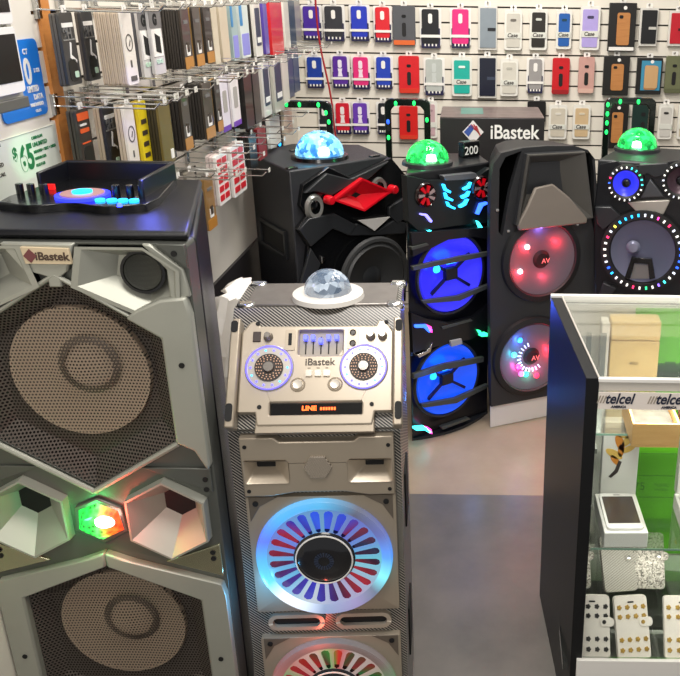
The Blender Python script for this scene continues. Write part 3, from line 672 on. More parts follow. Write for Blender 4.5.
for (u, v) in ((319, 258), (381, 238)):
    x, z = fC(u, v); MB().prism(circ(x, z, .018, 3), -.032, -.02).build('chrome_bolt', K_CHROME, Cc, bevel=.003)
dx, dy = toC(tuple(onZ(320, 158, 1.05))[:2]); dome(Cc, dx, dy, 1.05, .098, CYAN, K_GLOSS, led('cyan_hot', '#c8fff6', 12))
for (x, y) in ((.03, .03), (.42, .03), (.25, .35), (.02, .30)):
    MB().box(x-.022, x+.022, y-.012, y+.012, 1.048, 1.056).build('corner_cap', K_GLOSS, Cc, bevel=.003)
point('dome_cyan_light', onZ(320, 150, 1.05)+Vector((-.02, -.13, .06)), .3, (.1, .7, 1))

# ------------------------------------------------------------------ speaker D (blue lit, chevrons)
DO = Vector((-.328, 3.092)); DYW = math.radians(40)
D = thing('tower_speaker', (DO.x, DO.y, 0), 'black tower speaker with two blue lit woofers and red fan tweeters under green dome', 'speaker', 'party speakers', DYW)
fD = Face(DO.x, DO.y, DYW)
wd = .392
# cabinet with a bowed base and front
def bow(x, d): return -d*(1-((x-wd/2)/(wd/2))**2)
front = [(wd*i/12, bow(wd*i/12, .006)) for i in range(13)]
def toD(u, v): p = onZ(u, v, 1.075); d = Vector((p.x-DO.x, p.y-DO.y)); c, s = math.cos(DYW), math.sin(DYW); return (d.x*c+d.y*s, -d.x*s+d.y*c)
backD = [toD(477, 153), toD(412, 153)]
MB().slab(front+backD, .012, 1.075).build('cabinet', mat('tower_black', '#101114', .34, coat=.15), D, bevel=.006)
MB().slab([(wd*i/12, bow(wd*i/12, .045)) for i in range(13)]+backD, .0, .012).build('base', K_SATIN, D)
YF = -.036
def dpoly(name, pts, m, y0=-.046, y1=-.02, parent=None, bevel=.001): return MB().prism(fD.poly(pts, YF), y0, y1).build(name, m, parent or D, bevel=bevel)
dpoly('front_panel', [(407, 176), (432, 181), (474, 179), (491, 168), (492, 214), (486, 223), (456, 226), (420, 232), (409, 222)], mat('panel_teal_black', '#14191a', .3), -.034, .0)
def woofD(u, v, zr, parent=D, rx=.150):
    x, z = fD(u, v, YF); glow = ring_light
    wfm = MB().lathe([(rx, -.036), (rx*.97, -.045), (rx*.88, -.040), (rx*.6, -.020), (rx*.28, -.012), (0, -.018)], x, z, 56).build('woofer', zr, parent)
    MB().lathe([(rx*1.0, -.030), (rx*1.02, -.043), (rx*1.07, -.043), (rx*1.08, -.03)], x, z, 56).build('woofer_rim', K_SATIN, wfm)
    MB().box(x-.028, x+.028, -.044, -.02, z-.022, z+.026).build('hub', mat('hub_dark', '#141420', .3), wfm, bevel=.004)
    for a in (35, 145, 215, 325):
        ca, sa = math.cos(math.radians(a)), math.sin(math.radians(a))
        MB().prism([(x+.03*ca-.005*sa, z+.03*sa+.005*ca), (x+rx*.75*ca-.006*sa, z+rx*.75*sa+.006*ca), (x+rx*.75*ca+.006*sa, z+rx*.75*sa-.006*ca), (x+.03*ca+.005*sa, z+.03*sa-.005*ca)], -.036, -.026).build('strut', mat('strut_blue', '#0a0d50', .3), wfm)
    return wfm, x, z
VIO = mat('cone_violet', '#2a2ae0', .25, emit='#3a36ff', es=.5, coat=.3); BLU = mat('cone_blue', '#1248d8', .25, emit='#1a5cff', es=.5, coat=.3)
BARM = mat('bar_grey', '#50544f', .35, .4)
for (cu, cv, m_, off, hot) in ((451, 274, VIO, 0, '#28b8ff'), (447, 379, BLU, 1, '#20a0ff')):
    wm, x, z = woofD(cu, cv, m_)
    MB().lathe([(0, -.052), (.012, -.050), (.016, -.042)], x-.072, z+.035, 18).build('led', led('hot_'+str(off), hot, 2.2), wm)
    MB().prism(rrect(x-.03, x+.022, z+.045, z+.062, .004), -.046, -.03).build('led', MATS['led_hot_'+str(off)], wm)
    # dark arc masks top and bottom and cross bars
dpoly('cross_bar', [(408.5, 265), (455, 255), (494, 249), (495, 252.5), (456, 260), (409.5, 269)], BARM, -.062, -.046)
dpoly('cross_bar', [(418, 299), (455, 294), (487, 282), (488, 285), (456, 299), (420, 302)], BARM, -.062, -.046)
dpoly('cross_bar', [(410, 372), (440, 362), (480, 355), (480, 360), (441, 368), (410, 377)], BARM, -.062, -.046)
dpoly('cross_bar', [(418, 402), (452, 396), (484, 382), (485, 385), (453, 401), (420, 405.5)], BARM, -.062, -.046)
dpoly('cross_bar', [(408, 246), (424, 242), (426, 244), (409, 249)], BARM, -.056, -.036)
dpoly('cross_bar', [(438.5, 325.5), (468, 318), (470, 319.5), (440, 328)], BARM, -.056, -.036)
dpoly('cross_bar', [(438.5, 425.5), (466, 416), (468, 417.5), (440, 428)], BARM, -.056, -.036)
# arcs of black mask between woofer face and bars
dpoly('mask_arc', [(411, 256), (426, 249), (446, 239), (470, 236), (493, 240), (493, 226), (409, 232)], mat('tower_black', 0), -.050, -.03)
MB().prism([fD(u, v, YF) for u, v in ((409, 312), (425, 318), (448, 322), (472, 316), (492, 300), (493, 322), (470, 338), (440, 344), (411, 352))], -.050, -.03).build('mask_arc', MATS['tower_black'], D)
CY = led('chevron_blue', '#28b4ff', 2.6); CV = led('chevron_violet', '#8a84ff', 1.8); CW = led('chevron_cyan', '#40f0ff', 2.4); CM = led('magenta', '#ff3ab0', 2.2); CG = led('bolt_green', '#30ffa0', 2.2); CB = led('bolt_blue', '#3060ff', 2.6)
def c4(a, b): return (390+a/4.227, 120+b/4.227)
for P in ([(218, 272), (226, 270), (232, 288), (252, 300), (250, 308), (228, 298)], [(226, 308), (232, 306), (238, 322), (262, 335), (258, 342), (232, 333)], [(235, 345), (241, 345), (248, 358), (272, 370), (268, 376), (242, 364)],
          [(340, 262), (333, 264), (325, 278), (305, 288), (308, 296), (332, 286)], [(334, 300), (327, 300), (318, 312), (297, 322), (302, 332), (326, 320)], [(328, 333), (318, 335), (308, 350), (288, 362), (292, 370), (315, 358)]):
    dpoly('chevron_light', [c4(*p) for p in P], CY, -.046, -.030)
for P, m_ in (([(125, 394), (150, 396), (172, 424), (168, 432), (146, 404), (124, 400)], CV), ([(148, 470), (168, 464), (160, 494), (132, 510), (94, 524), (96, 514), (136, 498)], CW), ([(405, 345), (408, 352), (386, 362), (368, 398), (360, 396), (376, 352)], CB), ([(362, 424), (370, 430), (384, 452), (412, 456), (410, 464), (380, 464)], CW)):
    dpoly('bolt_light', [c4(*p) for p in P], m_, -.048, -.030)
for P, m_ in (([(412, 323.5), (423, 323), (429, 328), (426, 331), (421, 326), (412, 326)], CB), ([(423, 323), (428, 325), (429, 331), (426, 330)], CM), ([(474, 328.5), (477, 329), (479, 333), (485, 332), (485, 334.5), (478, 335)], CG), ([(413, 426.5), (423, 425.5), (429, 430), (426, 431), (422, 428), (413, 428.5)], CW), ([(423, 426), (428, 427), (429, 432), (426, 431)], CM), ([(414, 353), (424, 349), (429, 341), (427, 350), (416, 356)], K_CHROME)):
    dpoly('bolt_light', P, m_, -.060, -.030)
dpoly('brand_mark', [(447, 339.5), (458, 337), (459, 342), (448, 345)], mat('mark_grey', '#a8a8a4', .4), -.060, -.030)
for u, v in ((425.5, 195), (481, 187.5)):
    x, z = fD(u, v, YF); fn = MB().lathe([(.046, -.036), (.042, -.044), (.036, -.036), (0, -.03)], x, z, 32).build('fan_tweeter', mat('tweeter_black', '#1a0a0c', .2, coat=.5), D)
    for i in range(7):
        a = 2*PI*i/7; mbb = MB(); c, s = math.cos(a), math.sin(a)
        mbb.prism([(x+.010*c, z+.010*s), (x+.036*math.cos(a+.25), z+.036*math.sin(a+.25)), (x+.037*math.cos(a+.6), z+.037*math.sin(a+.6)), (x+.012*math.cos(a+.7), z+.012*math.sin(a+.7))], -.048, -.042)
        mbb.build('fan_blade', mat('fan_red', '#b01020', .2, .5, emit='#ff1020', es=.25) if i % 3 else mat('fan_chrome', '#c9b0b0', .2, .7), fn)
MB().prism(fD.poly([(438, 174.5), (470, 171.5), (474, 176.5), (440, 180)]), -.034, .004).build('top_bar', mat('top_bar', '#76787c', .35, .5), D, bevel=.002)
def toL(o, yaw, p): d = Vector((p[0]-o.x, p[1]-o.y)); c, s = math.cos(yaw), math.sin(yaw); return (d.x*c+d.y*s, -d.x*s+d.y*c)
dx, dy = toL(DO, DYW, tuple(onZ(427.5, 164, 1.075))[:2]); dome(D, dx, dy, 1.075, .082, GREEN, K_SATIN, led('green_hot', '#d8ffe8', 12))
MB().box(.36, .44, .12, .16, 1.075, 1.135).build('rear_riser', K_GLOSS, D, bevel=.004)
text('200', .045, mat('number_white', '#e8e8e4', .4), D, TXZ(.395, .119, 1.10))
point('dome_green_light', onZ(427, 158, 1.075)+Vector((.0, -.12, .06)), .25, (.1, 1, .4)); point('woofer_blue_light', fD.o+Vector((.25, -.10, .62)), .35, (.15, .2, 1)); point('woofer_blue_light', fD.o+Vector((.25, -.10, .25)), .25, (.1, .3, 1))
spot('blue_spot', fD.o+Vector((.22, -.02, .62)), (.165, 2.05, .86), 3.5, (.05, .12, 1), 30, 1)

# ------------------------------------------------------------------ speaker E (red lit, moulded)
EO = Vector((-.017, 3.224)); EYW = math.radians(25)
stand = MB().slab([(-.004, -.012), (.395, -.012), (.29, .22), (.10, .22)], 0, .1).build('low_plinth', mat('plinth_white', '#e2ddd6', .5), None, bevel=.003)
stand.location = (EO.x, EO.y, 0); stand.rotation_euler = (0, 0, EYW); tag(stand, 'low white plinth on the floor under the moulded speaker with the red lit woofer', 'plinth')
E_ = thing('moulded_speaker', (EO.x, EO.y, .1), 'tall rounded black moulded speaker with red lit upper woofer, standing on white plinth', 'speaker', 'party speakers', EYW)
class FaceZ(Face):
    def __call__(s, u, v, dy=-.022): x, z = Face.__call__(s, u, v, dy); return x, z-.1
fE = FaceZ(EO.x, EO.y, EYW)
we = .405; PL = mat('moulded_plastic', '#2b2c2e', .45, bump=(600, .25))
def ringE(k, y, dz=0):
    P = rrect(0, we, 0, 1.045, .055, 5); cx = we/2
    return [(cx+(x-cx)*k, y, z) for x, z in P]
outerE = fE.poly([(489, 405), (488, 330), (487.5, 250), (488, 185), (491, 163), (499, 152), (520, 147), (545, 145), (572, 145), (585, 149), (592, 158), (594, 185), (595, 250), (594, 330), (592, 385)])
outerE = [(x, max(z, 0.002)) for x, z in outerE]
slotL = fE.poly([(497, 168), (503, 156), (519, 150), (508, 190), (500, 235), (496, 230)])
slotR = fE.poly([(579, 149), (588, 153), (591, 170), (592, 235), (588, 215), (583, 180)])
mb = MB(); mb.prism(outerE, -.022, .004, [slotL, slotR]); mb.build('front_shell', PL, E_, bevel=.008, seg=3)
cx = we/2
mb = MB(); mb.loft([[(cx+(x-cx)*.99, .004, z) for x, z in outerE], [(cx+(x-cx)*.76, .12, z) for x, z in outerE], [(cx+.01+(x-cx)*.50, .24, z*.985) for x, z in outerE]])
mb.build('rear_shell', mat('rear_black', '#121315', .5), E_)
# horn: pyramidal mouth
mouth = fE.poly([(522, 153), (577, 150), (584, 180), (588, 214), (562, 209), (541, 208), (518, 213), (508, 222), (513, 190)])
hx = sum(p[0] for p in mouth)/len(mouth)
top_m = fE.poly([(521, 152), (578, 149), (586, 215), (510, 222)])
thr = fE.poly([(530, 165), (548, 164), (549, 180), (529, 181)])
mb = MB(); mb.loft([[(x, -.048, z) for x, z in top_m], [(x, -.060, z) for x, z in inset(top_m, .985)], [(x, -.060, z) for x, z in inset(top_m, .95)], [(x, -.005, z) for x, z in thr]])
hr = mb.build('horn', mat('horn_plastic', '#4a4844', .38), E_, smooth=10)
MB().prism(inset(thr, .9), -.0065, -.004).build('throat', K_DARK, hr)
mb = MB(); mb.loft([[(x, -.018, z) for x, z in top_m], [(x, -.050, z) for x, z in top_m]], cap=False); mb.build('horn_collar', PL, E_)
fin = fE.poly([(528, 185), (546, 181), (562, 194), (580, 215), (579, 220), (512, 227), (511, 221), (520, 204)])
MB().prism(fin, -.062, -.045).build('horn_ramp', mat('ramp_grey', '#857c72', .5, .1), hr, bevel=.006)
def lit_woofer(parent, x, z, r, cone, cap, name='woofer'):
    wf = MB().lathe([(r*1.22, -.02), (r*1.2, -.034), (r*1.08, -.040), (r*1.0, -.034), (r*.95, -.030), (r*.5, -.004), (r*.3, .004), (0, .004)], x, z, 56)
    o = MB().lathe([(r*1.24, -.018), (r*1.20, -.036), (r*1.05, -.042), (r*1.0, -.034)], x, z, 56).build(name, K_RUBBER, parent)
    wf.bm.free()
    MB().lathe([(r*1.0, -.036), (r*.9, -.036), (r*.45, -.028), (r*.26, -.024)], x, z, 56).build('cone', cone, o)
    c = MB().lathe([(0, -.034), (r*.18, -.033), (r*.27, -.022)], x, z, 32).build('dust_cap', cap, o)
    return o, c
CONE = mat('clear_grey_cone', '#66606a', .4, .0)
x1, z1 = fE(541, 259); o1, c1 = lit_woofer(E_, x1, z1, .142, CONE, K_DARK)
x2, z2 = fE(531, 356); o2, c2 = lit_woofer(E_, x2, z2, .142, CONE, K_DARK)
for c, x, z in ((c1, x1, z1), (c2, x2, z2)): text('AV', .028, mat('cap_pink', '#ff8a8a', .4, emit='#ff6a6a', es=.6), c, TXZ(x+.014, -.036, z-.006), shear=.0)
tE = Matrix.Translation((EO.x, EO.y, .1)) @ Matrix.Rotation(EYW, 4, 'Z')
def pe(name, x, z, e, c, y=-.054): point(name, tE @ Vector((x, y, z)), e, c, .006)
pe('cone_red_light', x1-.075, z1+.055, 0.294, (1, .02, .04)); pe('cone_red_light', x1-.10, z1-.045, 0.241, (1, .02, .04)); pe('cone_red_light', x1+.06, z1+.06, 0.214, (1, .03, .05)); pe('cone_red_light', x1+.01, z1-.07, 0.134, (1, .05, .1))
pe('cone_violet_light', x1-.02, z1+.125, 0.080, (.3, .2, 1))
pe('cone_blue_light', x2-.065, z2+.08, 0.214, (.05, .2, 1)); pe('cone_cyan_light', x2-.085, z2+.02, 0.107, (.05, .8, 1)); pe('cone_magenta_light', x2-.07, z2-.035, 0.134, (1, .1, .6)); pe('cone_green_light', x2-.02, z2-.075, 0.093, (.1, 1, .6)); pe('cone_red_light', x2+.07, z2+.01, 0.294, (1, .02, .05)); pe('cone_magenta_light', x2+.02, z2-.06, 0.107, (1, .1, .3))
for i, (dx, dz) in enumerate(((-.070, .06), (-.098, -.035))): MB().lathe([(0, -.046), (.008, -.044), (.010, -.036)], x1+dx, z1+dz, 14).build('led', led('red_white', '#ffd0d0', 6), o1)
for dx, dz, nme, c in ((-.06, .085, 'b', '#3090ff'), (-.085, .025, 'c', '#50e0ff'), (-.065, -.03, 'm', '#ff40a0'), (-.03, -.07, 'g', '#30ffc0'), (-.05, -.065, 'p', '#ff70c0'), (.02, -.085, 'r', '#ff3050')):
    MB().lathe([(0, -.044), (.010, -.042), (.012, -.036)], x2+dx, z2+dz, 14).build('led', led('e'+nme, c, 1.8), o2)
for i in range(14):
    a = PI*.6+PI*1.1*i/13
    mbx = MB(); c, s = math.cos(a), math.sin(a); mbx.prism([(x2+.05*c-.002*s, z2+.05*s+.002*c), (x2+.066*c-.002*s, z2+.066*s+.002*c), (x2+.066*c+.002*s, z2+.066*s-.002*c), (x2+.05*c+.002*s, z2+.05*s-.002*c)], -.031, -.024); mbx.build('led_bar', led('bar_white', '#c8d8ff', 1.5), o2)
for u, v in ((508, 231), (577, 224), (497, 210)):
    x, z = fE(u, v); MB().lathe([(0, -.028), (.006, -.027), (.007, -.018)], x, z, 12).build('screw', K_CHROME, E_)

# ------------------------------------------------------------------ speaker F (right, LED ring)
FO = Vector((.383, 3.40)); FYW = math.radians(-14)
Fs = thing('ring_light_speaker', (FO.x, FO.y, 0), 'black speaker with coloured dot ring around grey woofer, behind the glass display case', 'speaker', 'party speakers', FYW)
fF = Face(FO.x, FO.y, FYW); wf_ = .425
FB = mat('faceted_black', '#15161a', .3, coat=.2)
MB().slab([(.006, .0), (wf_, 0), (wf_-.04, .34), (.06, .34)], .01, 1.08).build('cabinet', mat('speaker_black_matte', '#222427', .45), Fs, bevel=.008)
MB().prism(fF.poly([(600, 164), (618, 160), (627, 166), (678, 160), (700, 165), (700, 330), (596, 330), (594, 210)]), -.012, .002).build('front_panel', FB, Fs, bevel=.004)
for P, m_ in (([(651, 177), (665, 195), (641, 196)], mat('triangle_grey', '#55575a', .3, .5)), ([(628, 200), (671, 198), (664, 213), (655, 210), (640, 213)], mat('trapezoid_silver', '#b0aba2', .3, .4)),
              ([(640, 163), (668, 161), (672, 172), (655, 176), (648, 172), (637, 178)], K_SATIN), ([(596, 205), (612, 205), (622, 214), (604, 228), (598, 222)], K_SATIN), ([(604, 280), (618, 286), (612, 292), (600, 292)], K_SATIN)):
    MB().prism(fF.poly(P), -.036, -.01).build('facet', m_, Fs, bevel=.004)
LEDC = ['#ff40a0', '#e8f0ff', '#28b0ff', '#2858ff', '#f8f8f0', '#40e0e0', '#8060ff', '#30e080', '#ff3060', '#e8e050']
ledm = [led('dot%d' % i, c, 2.2 if i not in (1, 4) else .9) for i, c in enumerate(LEDC)]
def ledring(parent, x, z, r, n, sz, seq=None, y=-.052):
    for i in range(n):
        a = 2*PI*i/n; k = seq[i % len(seq)] if seq else random.choice([0, 1, 1, 2, 3, 4, 4, 5, 6, 7, 8])
        c, s = math.cos(a), math.sin(a)
        MB().prism([(x+(r+p*sz*1.3)*c-t*sz*s, z+(r+p*sz*1.3)*s+t*sz*c) for p, t in ((-1, -.8), (1, -.8), (1, .8), (-1, .8))], y, y+.006).build('led', ledm[k], parent)
x, z = fF(643.5, 249)
wo = MB().lathe([(.168, -.010), (.165, -.046), (.132, -.048), (.126, -.036)], x, z, 56).build('woofer', K_RUBBER, Fs)
MB().lathe([(.128, -.036), (.10, -.028), (.045, -.016), (0, -.016)], x, z, 48).build('cone', mat('cone_bluegrey', '#6c7088', .32, .4), wo)
MB().lathe([(0, -.044), (.018, -.042), (.028, -.030)], x-.038, z+.012, 24).build('cone_bulb', mat('cone_bulb', '#8f93a8', .2, .4), wo)
MB().prism([(x-.062, z-.112), (x-.040, z-.022), (x+.040, z-.022), (x+.058, z-.100), (x+.036, z-.108), (x+.026, z-.045), (x-.028, z-.045), (x-.040, z-.112)], -.054, -.036).build('bracket', K_GLOSS, wo, bevel=.002)
MB().prism([(x-.038, z-.112), (x-.027, z-.050), (x+.025, z-.050), (x+.036, z-.105)], -.048, -.036).build('bracket_plate', mat('bracket_grey', '#8d8c8a', .3, .5), wo)
ledring(wo, x, z, .148, 36, .0042, [3, 3, 1, 4, 1, 8, 4, 0, 1, 1, 2, 2, 2, 2, 9, 1, 8, 4, 4, 4, 1, 3, 2, 1, 4, 4, 8, 4, 7, 4, 6, 5, 4, 1])
for (u, v, cc, bl) in ((627, 181.5, mat('tweeter_blue', '#2a30c0', .25, emit='#2c34ff', es=.55), 1), (681, 179, mat('tweeter_plum', '#46323c', .25, .3), 0)):
    x, z = fF(u, v); tw = MB().lathe([(.072, -.01), (.070, -.044), (.058, -.046), (.050, -.038)], x, z, 40).build('tweeter', K_RUBBER, Fs)
    MB().lathe([(.052, -.038), (.03, -.026), (0, -.026)], x, z, 36).build('tweeter_cone', cc, tw)
    MB().lathe([(0, -.044), (.014, -.040), (.018, -.028)], x, z, 20).build('tweeter_core', K_GLOSS, tw)
    ledring(tw, x, z, .063, 20, .0028, [5, 5, 7, 5, 5, 4, 4, 4, 1, 8, 3, 1, 4, 4, 4, 4, 1, 4, 4, 4] if bl else [4, 4, 1, 4], -.050)
dx, dy = toL(FO, FYW, tuple(onZ(637, 150, 1.08))[:2]); dome(Fs, dx, dy, 1.08, .082, GREEN, K_SATIN, MATS['led_green_hot'])
point('dome_green_light', onZ(637, 146, 1.08)+Vector((0, -.12, .06)), .22, (.1, 1, .4))

# ------------------------------------------------------------------ LED arches behind the speakers
ARL = mat('arch_black', '#0c1410', .2, coat=.5)
def arch(u0, u1, vt, Y, label, cols):
    a = onY(u0, vt, Y); b = onY(u1, vt, Y); x0, x1, zt = a.x, b.x, (a.z+b.z)/2
    t = thing('light_arch', ((x0+x1)/2, Y, 0), label, 'light frame', 'lit arch frames')
    h = (x1-x0)/2; outer = [(-h, 0)]+[(-h*math.cos(i*PI/16) if False else -h+.03*(1-math.cos(i*PI/12)), zt-.03+.03*math.sin(i*PI/12)) for i in range(7)]
    outer += [(-x, z) for x, z in outer[::-1]]
    inner = [(-h+.028, 0), (-h+.028, zt-.05), (-h+.045, zt-.030), (h-.045, zt-.030), (h-.028, zt-.05), (h-.028, 0)]
    P = outer+inner[::-1]
    MB().prism(P, 0, .03).build('arch_frame', ARL, t, bevel=.004)
    for i, (x, z, c) in enumerate(cols): MB().lathe([(0, -.006), (.005, -.005), (.008, .001)], x*h, zt-z, 12, sz=1.5).build('led', led('arch_'+c, {'g': '#20e060', 'b': '#2858ff', 'c': '#30b0ff'}[c], 1.6), t)
arch(273, 331, 101, 3.98, 'leftmost dark arch frame with blue and green lights behind the blue domed speaker', [(-.9, .07, 'b'), (-.9, .10, 'c'), (-.89, .16, 'b'), (-.89, .19, 'c'), (-.55, .016, 'g'), (-.1, .016, 'g'), (.55, .016, 'g'), (.8, .05, 'g'), (.88, .09, 'g')])
arch(384, 430, 99, 3.98, 'middle dark arch frame with green lights around a red phone case on the wall', [(-.86, .10, 'b'), (-.86, .17, 'g'), (-.5, .02, 'g'), (.3, .018, 'g'), (.85, .09, 'g')])
arch(605, 657, 98, 3.98, 'rightmost dark green lit arch frame behind the speaker beside the glass case', [(-.87, .03, 'g'), (-.87, .07, 'g'), (-.87, .11, 'g'), (-.87, .15, 'g'), (-.4, .016, 'g'), (.3, .016, 'g')])

# ------------------------------------------------------------------ carton with the logo
ca = onY(440, 115, 3.86); cb = onY(545, 116, 3.86)
ct = thing('speaker_carton', ((ca.x+cb.x)/2, 3.86, 0), 'tall dark printed cardboard carton with white lettering behind the moulded speaker', 'carton', None, math.radians(2))
hwc = (cb.x-ca.x)/2
CARD = mat('printed_carton', '#221f20', .45, var=(7, .5)); CARDT = mat('carton_top', '#6f5f5c', .4, var=(16, .6))
MB().box(-hwc, hwc, 0, .36, 0, 1.168).build('carton_body', CARD, ct, bevel=.003)
MB().box(-hwc+.002, hwc-.002, .002, .358, 1.168, 1.171).build('carton_lid', CARDT, ct)
MB().box(-hwc-.0006, -hwc, .01, .35, .02, 1.16).build('carton_side', mat('carton_side', '#574649', .4, var=(10, .7)), ct)
MB().box(-hwc+.09, -hwc+.19, .10, .30, 1.171, 1.172).build('printed_patch', mat('patch_teal', '#5c8a80', .4, var=(10, .4)), ct)
text('iBastek', .084, K_WHITE, ct, TXZ(.096, -.002, 1.106), bold=.0014, xs=.88)
lx, lz = -.084, 1.108
lg = MB().prism([(lx, lz+.05), (lx+.046, lz), (lx, lz-.05), (lx-.046, lz)], -.002, 0).build('logo_diamond', mat('logo_white', '#ded9d8', .5), ct)
for i in range(4):
    k = -1.5+i
    MB().prism([(lx-.006+k*.011, lz+.036-abs(k)*.006), (lx+.0+k*.011, lz+.036-abs(k)*.006), (lx+.034+k*.004-.006, lz-.006+k*-.006), (lx+.028+k*.004-.006, lz-.006+k*-.006)], -.003, -.002).build('logo_stripe', mat('logo_red', '#b03038', .5), lg)
MB().prism([(lx-.040, lz), (lx-.01, lz+.032), (lx+.004, lz+.014), (lx-.02, lz-.02)], -.003, -.002).build('logo_patch', mat('logo_blue', '#3a55a0', .5), lg)

# ------------------------------------------------------------------ glass display case
V0 = Vector((.190, 1.642)); VYW = math.radians(0)
case = thing('display_case', (.19, 1.642, 0), 'glass display counter with black end panel and white sign strip, right foreground', 'display case')
kx = -.046/.505                                    # the end panel runs slightly left going back
def sk(x, y): return (x+kx*y, y)
CW_, CDp, CT = .95, .505, .95
BLKP = mat('case_black', '#0c0d10', .42, spec=.35)
MB().slab([sk(0, 0), sk(.027, 0), sk(.027, CDp), sk(0, CDp)], .0, CT).build('end_panel', BLKP, case, bevel=.001)
ALU = mat('case_white_metal', '#cfc9bf', .35, .2); ALUW = mat('case_white', '#efece6', .4)
mb = MB(); mb.box(.027, CW_, -.004, .016, .923, .945).build('top_rail', ALU, case, bevel=.001)
MB().box(.025, CW_, -.008, .004, .944, .952).build('rail_edge', ALUW, case, bevel=.001)
MB().slab([sk(.0245, 0), sk(.028, 0), sk(.031, CDp), sk(.0275, CDp)], CT-.002, CT+.003).build('top_edge_trim', ALU, case)
MB().slab([(-.046, CDp-.006), (CW_, CDp-.006), (CW_, CDp+.010), (-.046, CDp+.010)], CT-.012, CT+.006).build('back_rail', ALUW, case, bevel=.001)
sg = MB().box(.027, CW_, -.010, -.006, .884, .922).build('sign_strip', mat('sign_cream', '#e9dfd6', .45), case)
NAVY = mat('sign_navy', '#1c2238', .5)
for i in range(5):
    x = .063+i*.105
    text('telcel', .033, NAVY, sg, TXZ(x+.006, -.0105, .9075), shear=.3, bold=.0007, xs=.82); text('AMERICA', .0075, NAVY, sg, TXZ(x+.006, -.0105, .8895), shear=.2, bold=.0003)
    for k in range(3): MB().prism([(x-.040+k*.006, .898), (x-.037+k*.006, .898), (x-.031+k*.006, .915), (x-.034+k*.006, .915)], -.011, -.010).build('logo_bar', mat('logo_bar_grey', '#a59a8c', .4), sg)
GL = glass_mat('clear_glass', (.97, .985, .975), .10); GLE = mat('glass_edge', '#7da08e', .1, spec=.8)
MB().slab([sk(.027, .004), (CW_, .004), (CW_, CDp-.004), sk(.030, CDp-.004)], .9445, .9475).build('glass_top', GL, case)
MB().box(.027, CW_, -.004, 0, .222, .922).build('glass_front', GL, case)
MB().box(.028, CW_, -.006, .49, .0, .150).build('plinth', ALU, case)
MB().slab([sk(.028, -.004), (CW_, -.004), (CW_, .49), sk(.028, .49)], .150, .160).build('deck', ALUW, case)
MB().box(.014, CW_, -.010, .0, .150, .218).build('bottom_rail', ALUW, case, bevel=.001)
MB().slab([(-.044+.027, .492), (CW_, .492), (CW_, .500), (-.017, .500)], .16, .935).build('back_panel', mat('case_back', '#e6e4dc', .4), case)
SHZ = (.752, .512)
for z in SHZ:
    sh = MB().slab([sk(.030, .02 if z < .7 else .12), (CW_, .02 if z < .7 else .12), (CW_, .47), sk(.030, .47)], z, z+.005).build('glass_shelf', GL, case)
    MB().box(.034, CW_, (.02 if z < .7 else .12)-.001, (.02 if z < .7 else .12), z, z+.005).build('shelf_edge', GLE, sh)
MB().box(.030, .042, .30, .306, .16, .93).build('shelf_upright', mat('upright_grey', '#8b9088', .3, .5), case)
for z in SHZ: MB().box(.030, .040, .06, .47, z-.014, z-.002).build('shelf_bracket', MATS['upright_grey'], case)
MB().box(.064, .078, .30, .306, .775, .93).build('shelf_upright', MATS['upright_grey'], case)
# green poster on the back panel
gp = thing('green_poster', (.19, 1.642, 0), 'bright green printed poster on the back panel inside the glass case', 'poster')
GRN = mat('poster_green', '#66c414', .5, var=(4, .1)); GRD = mat('poster_dark', '#1c4a1a', .5)
MB().box(.175, .80, .484, .490, .17, .928).build('poster_sheet', GRN, gp)
text('EC', .06, GRD, gp, TXZ(.26, .4835, .755), bold=.002, align='LEFT')
MB().box(.235, .45, .4825, .4838, .735, .775).build('poster_band', GRD, gp)
for z, n in ((.50, 1), (.43, 1), (.36, 1)): MB().box(.20, .42, .4828, .4838, z, z+.002).build('poster_line', GRD, gp)
text('75', .035, GRD, gp, TXZ(.222, .4835, .395)); text('TURBO', .014, GRD, gp, TXZ(.285, .4835, .40)); text('NAVEGA', .010, GRD, gp, TXZ(.285, .4835, .385))
WOOD = wood_mat('pale_wood', '#e2b878', '#cf9c58', 16); WOODY = wood_mat('yellow_wood', '#f0d28c', '#dfb870', 14)
tb = thing('wooden_box', (.353, 2.03, SHZ[0]+.005), 'tall pale wooden gift box with lid seam on the top shelf of the case', 'box')
MB().slab([(-.062, 0), (.062, 0), (.062, .055), (-.062, .055)], 0, .118).build('box_body', WOODY, tb, bevel=.003)
MB().slab([(-.062, 0), (.062, 0), (.062, .055), (-.062, .055)], .121, .172).build('box_lid', WOODY, tb, bevel=.003)
MB().prism(rrect(-.012, .012, .055, .063, .004), -.0015, .001).build('keyhole_plate', mat('brass_plate', '#b89a5c', .4, .4), tb)
MB().box(-.085, -.066, .0, .05, 0, .165).build('small_carton', mat('card_cream', '#e4dccb', .5), None).location = (.353, 2.03, SHZ[0]+.005)
cc = bpy.data.objects['small_carton']; tag(cc, 'narrow cream carton standing left of the tall wooden box', 'box')
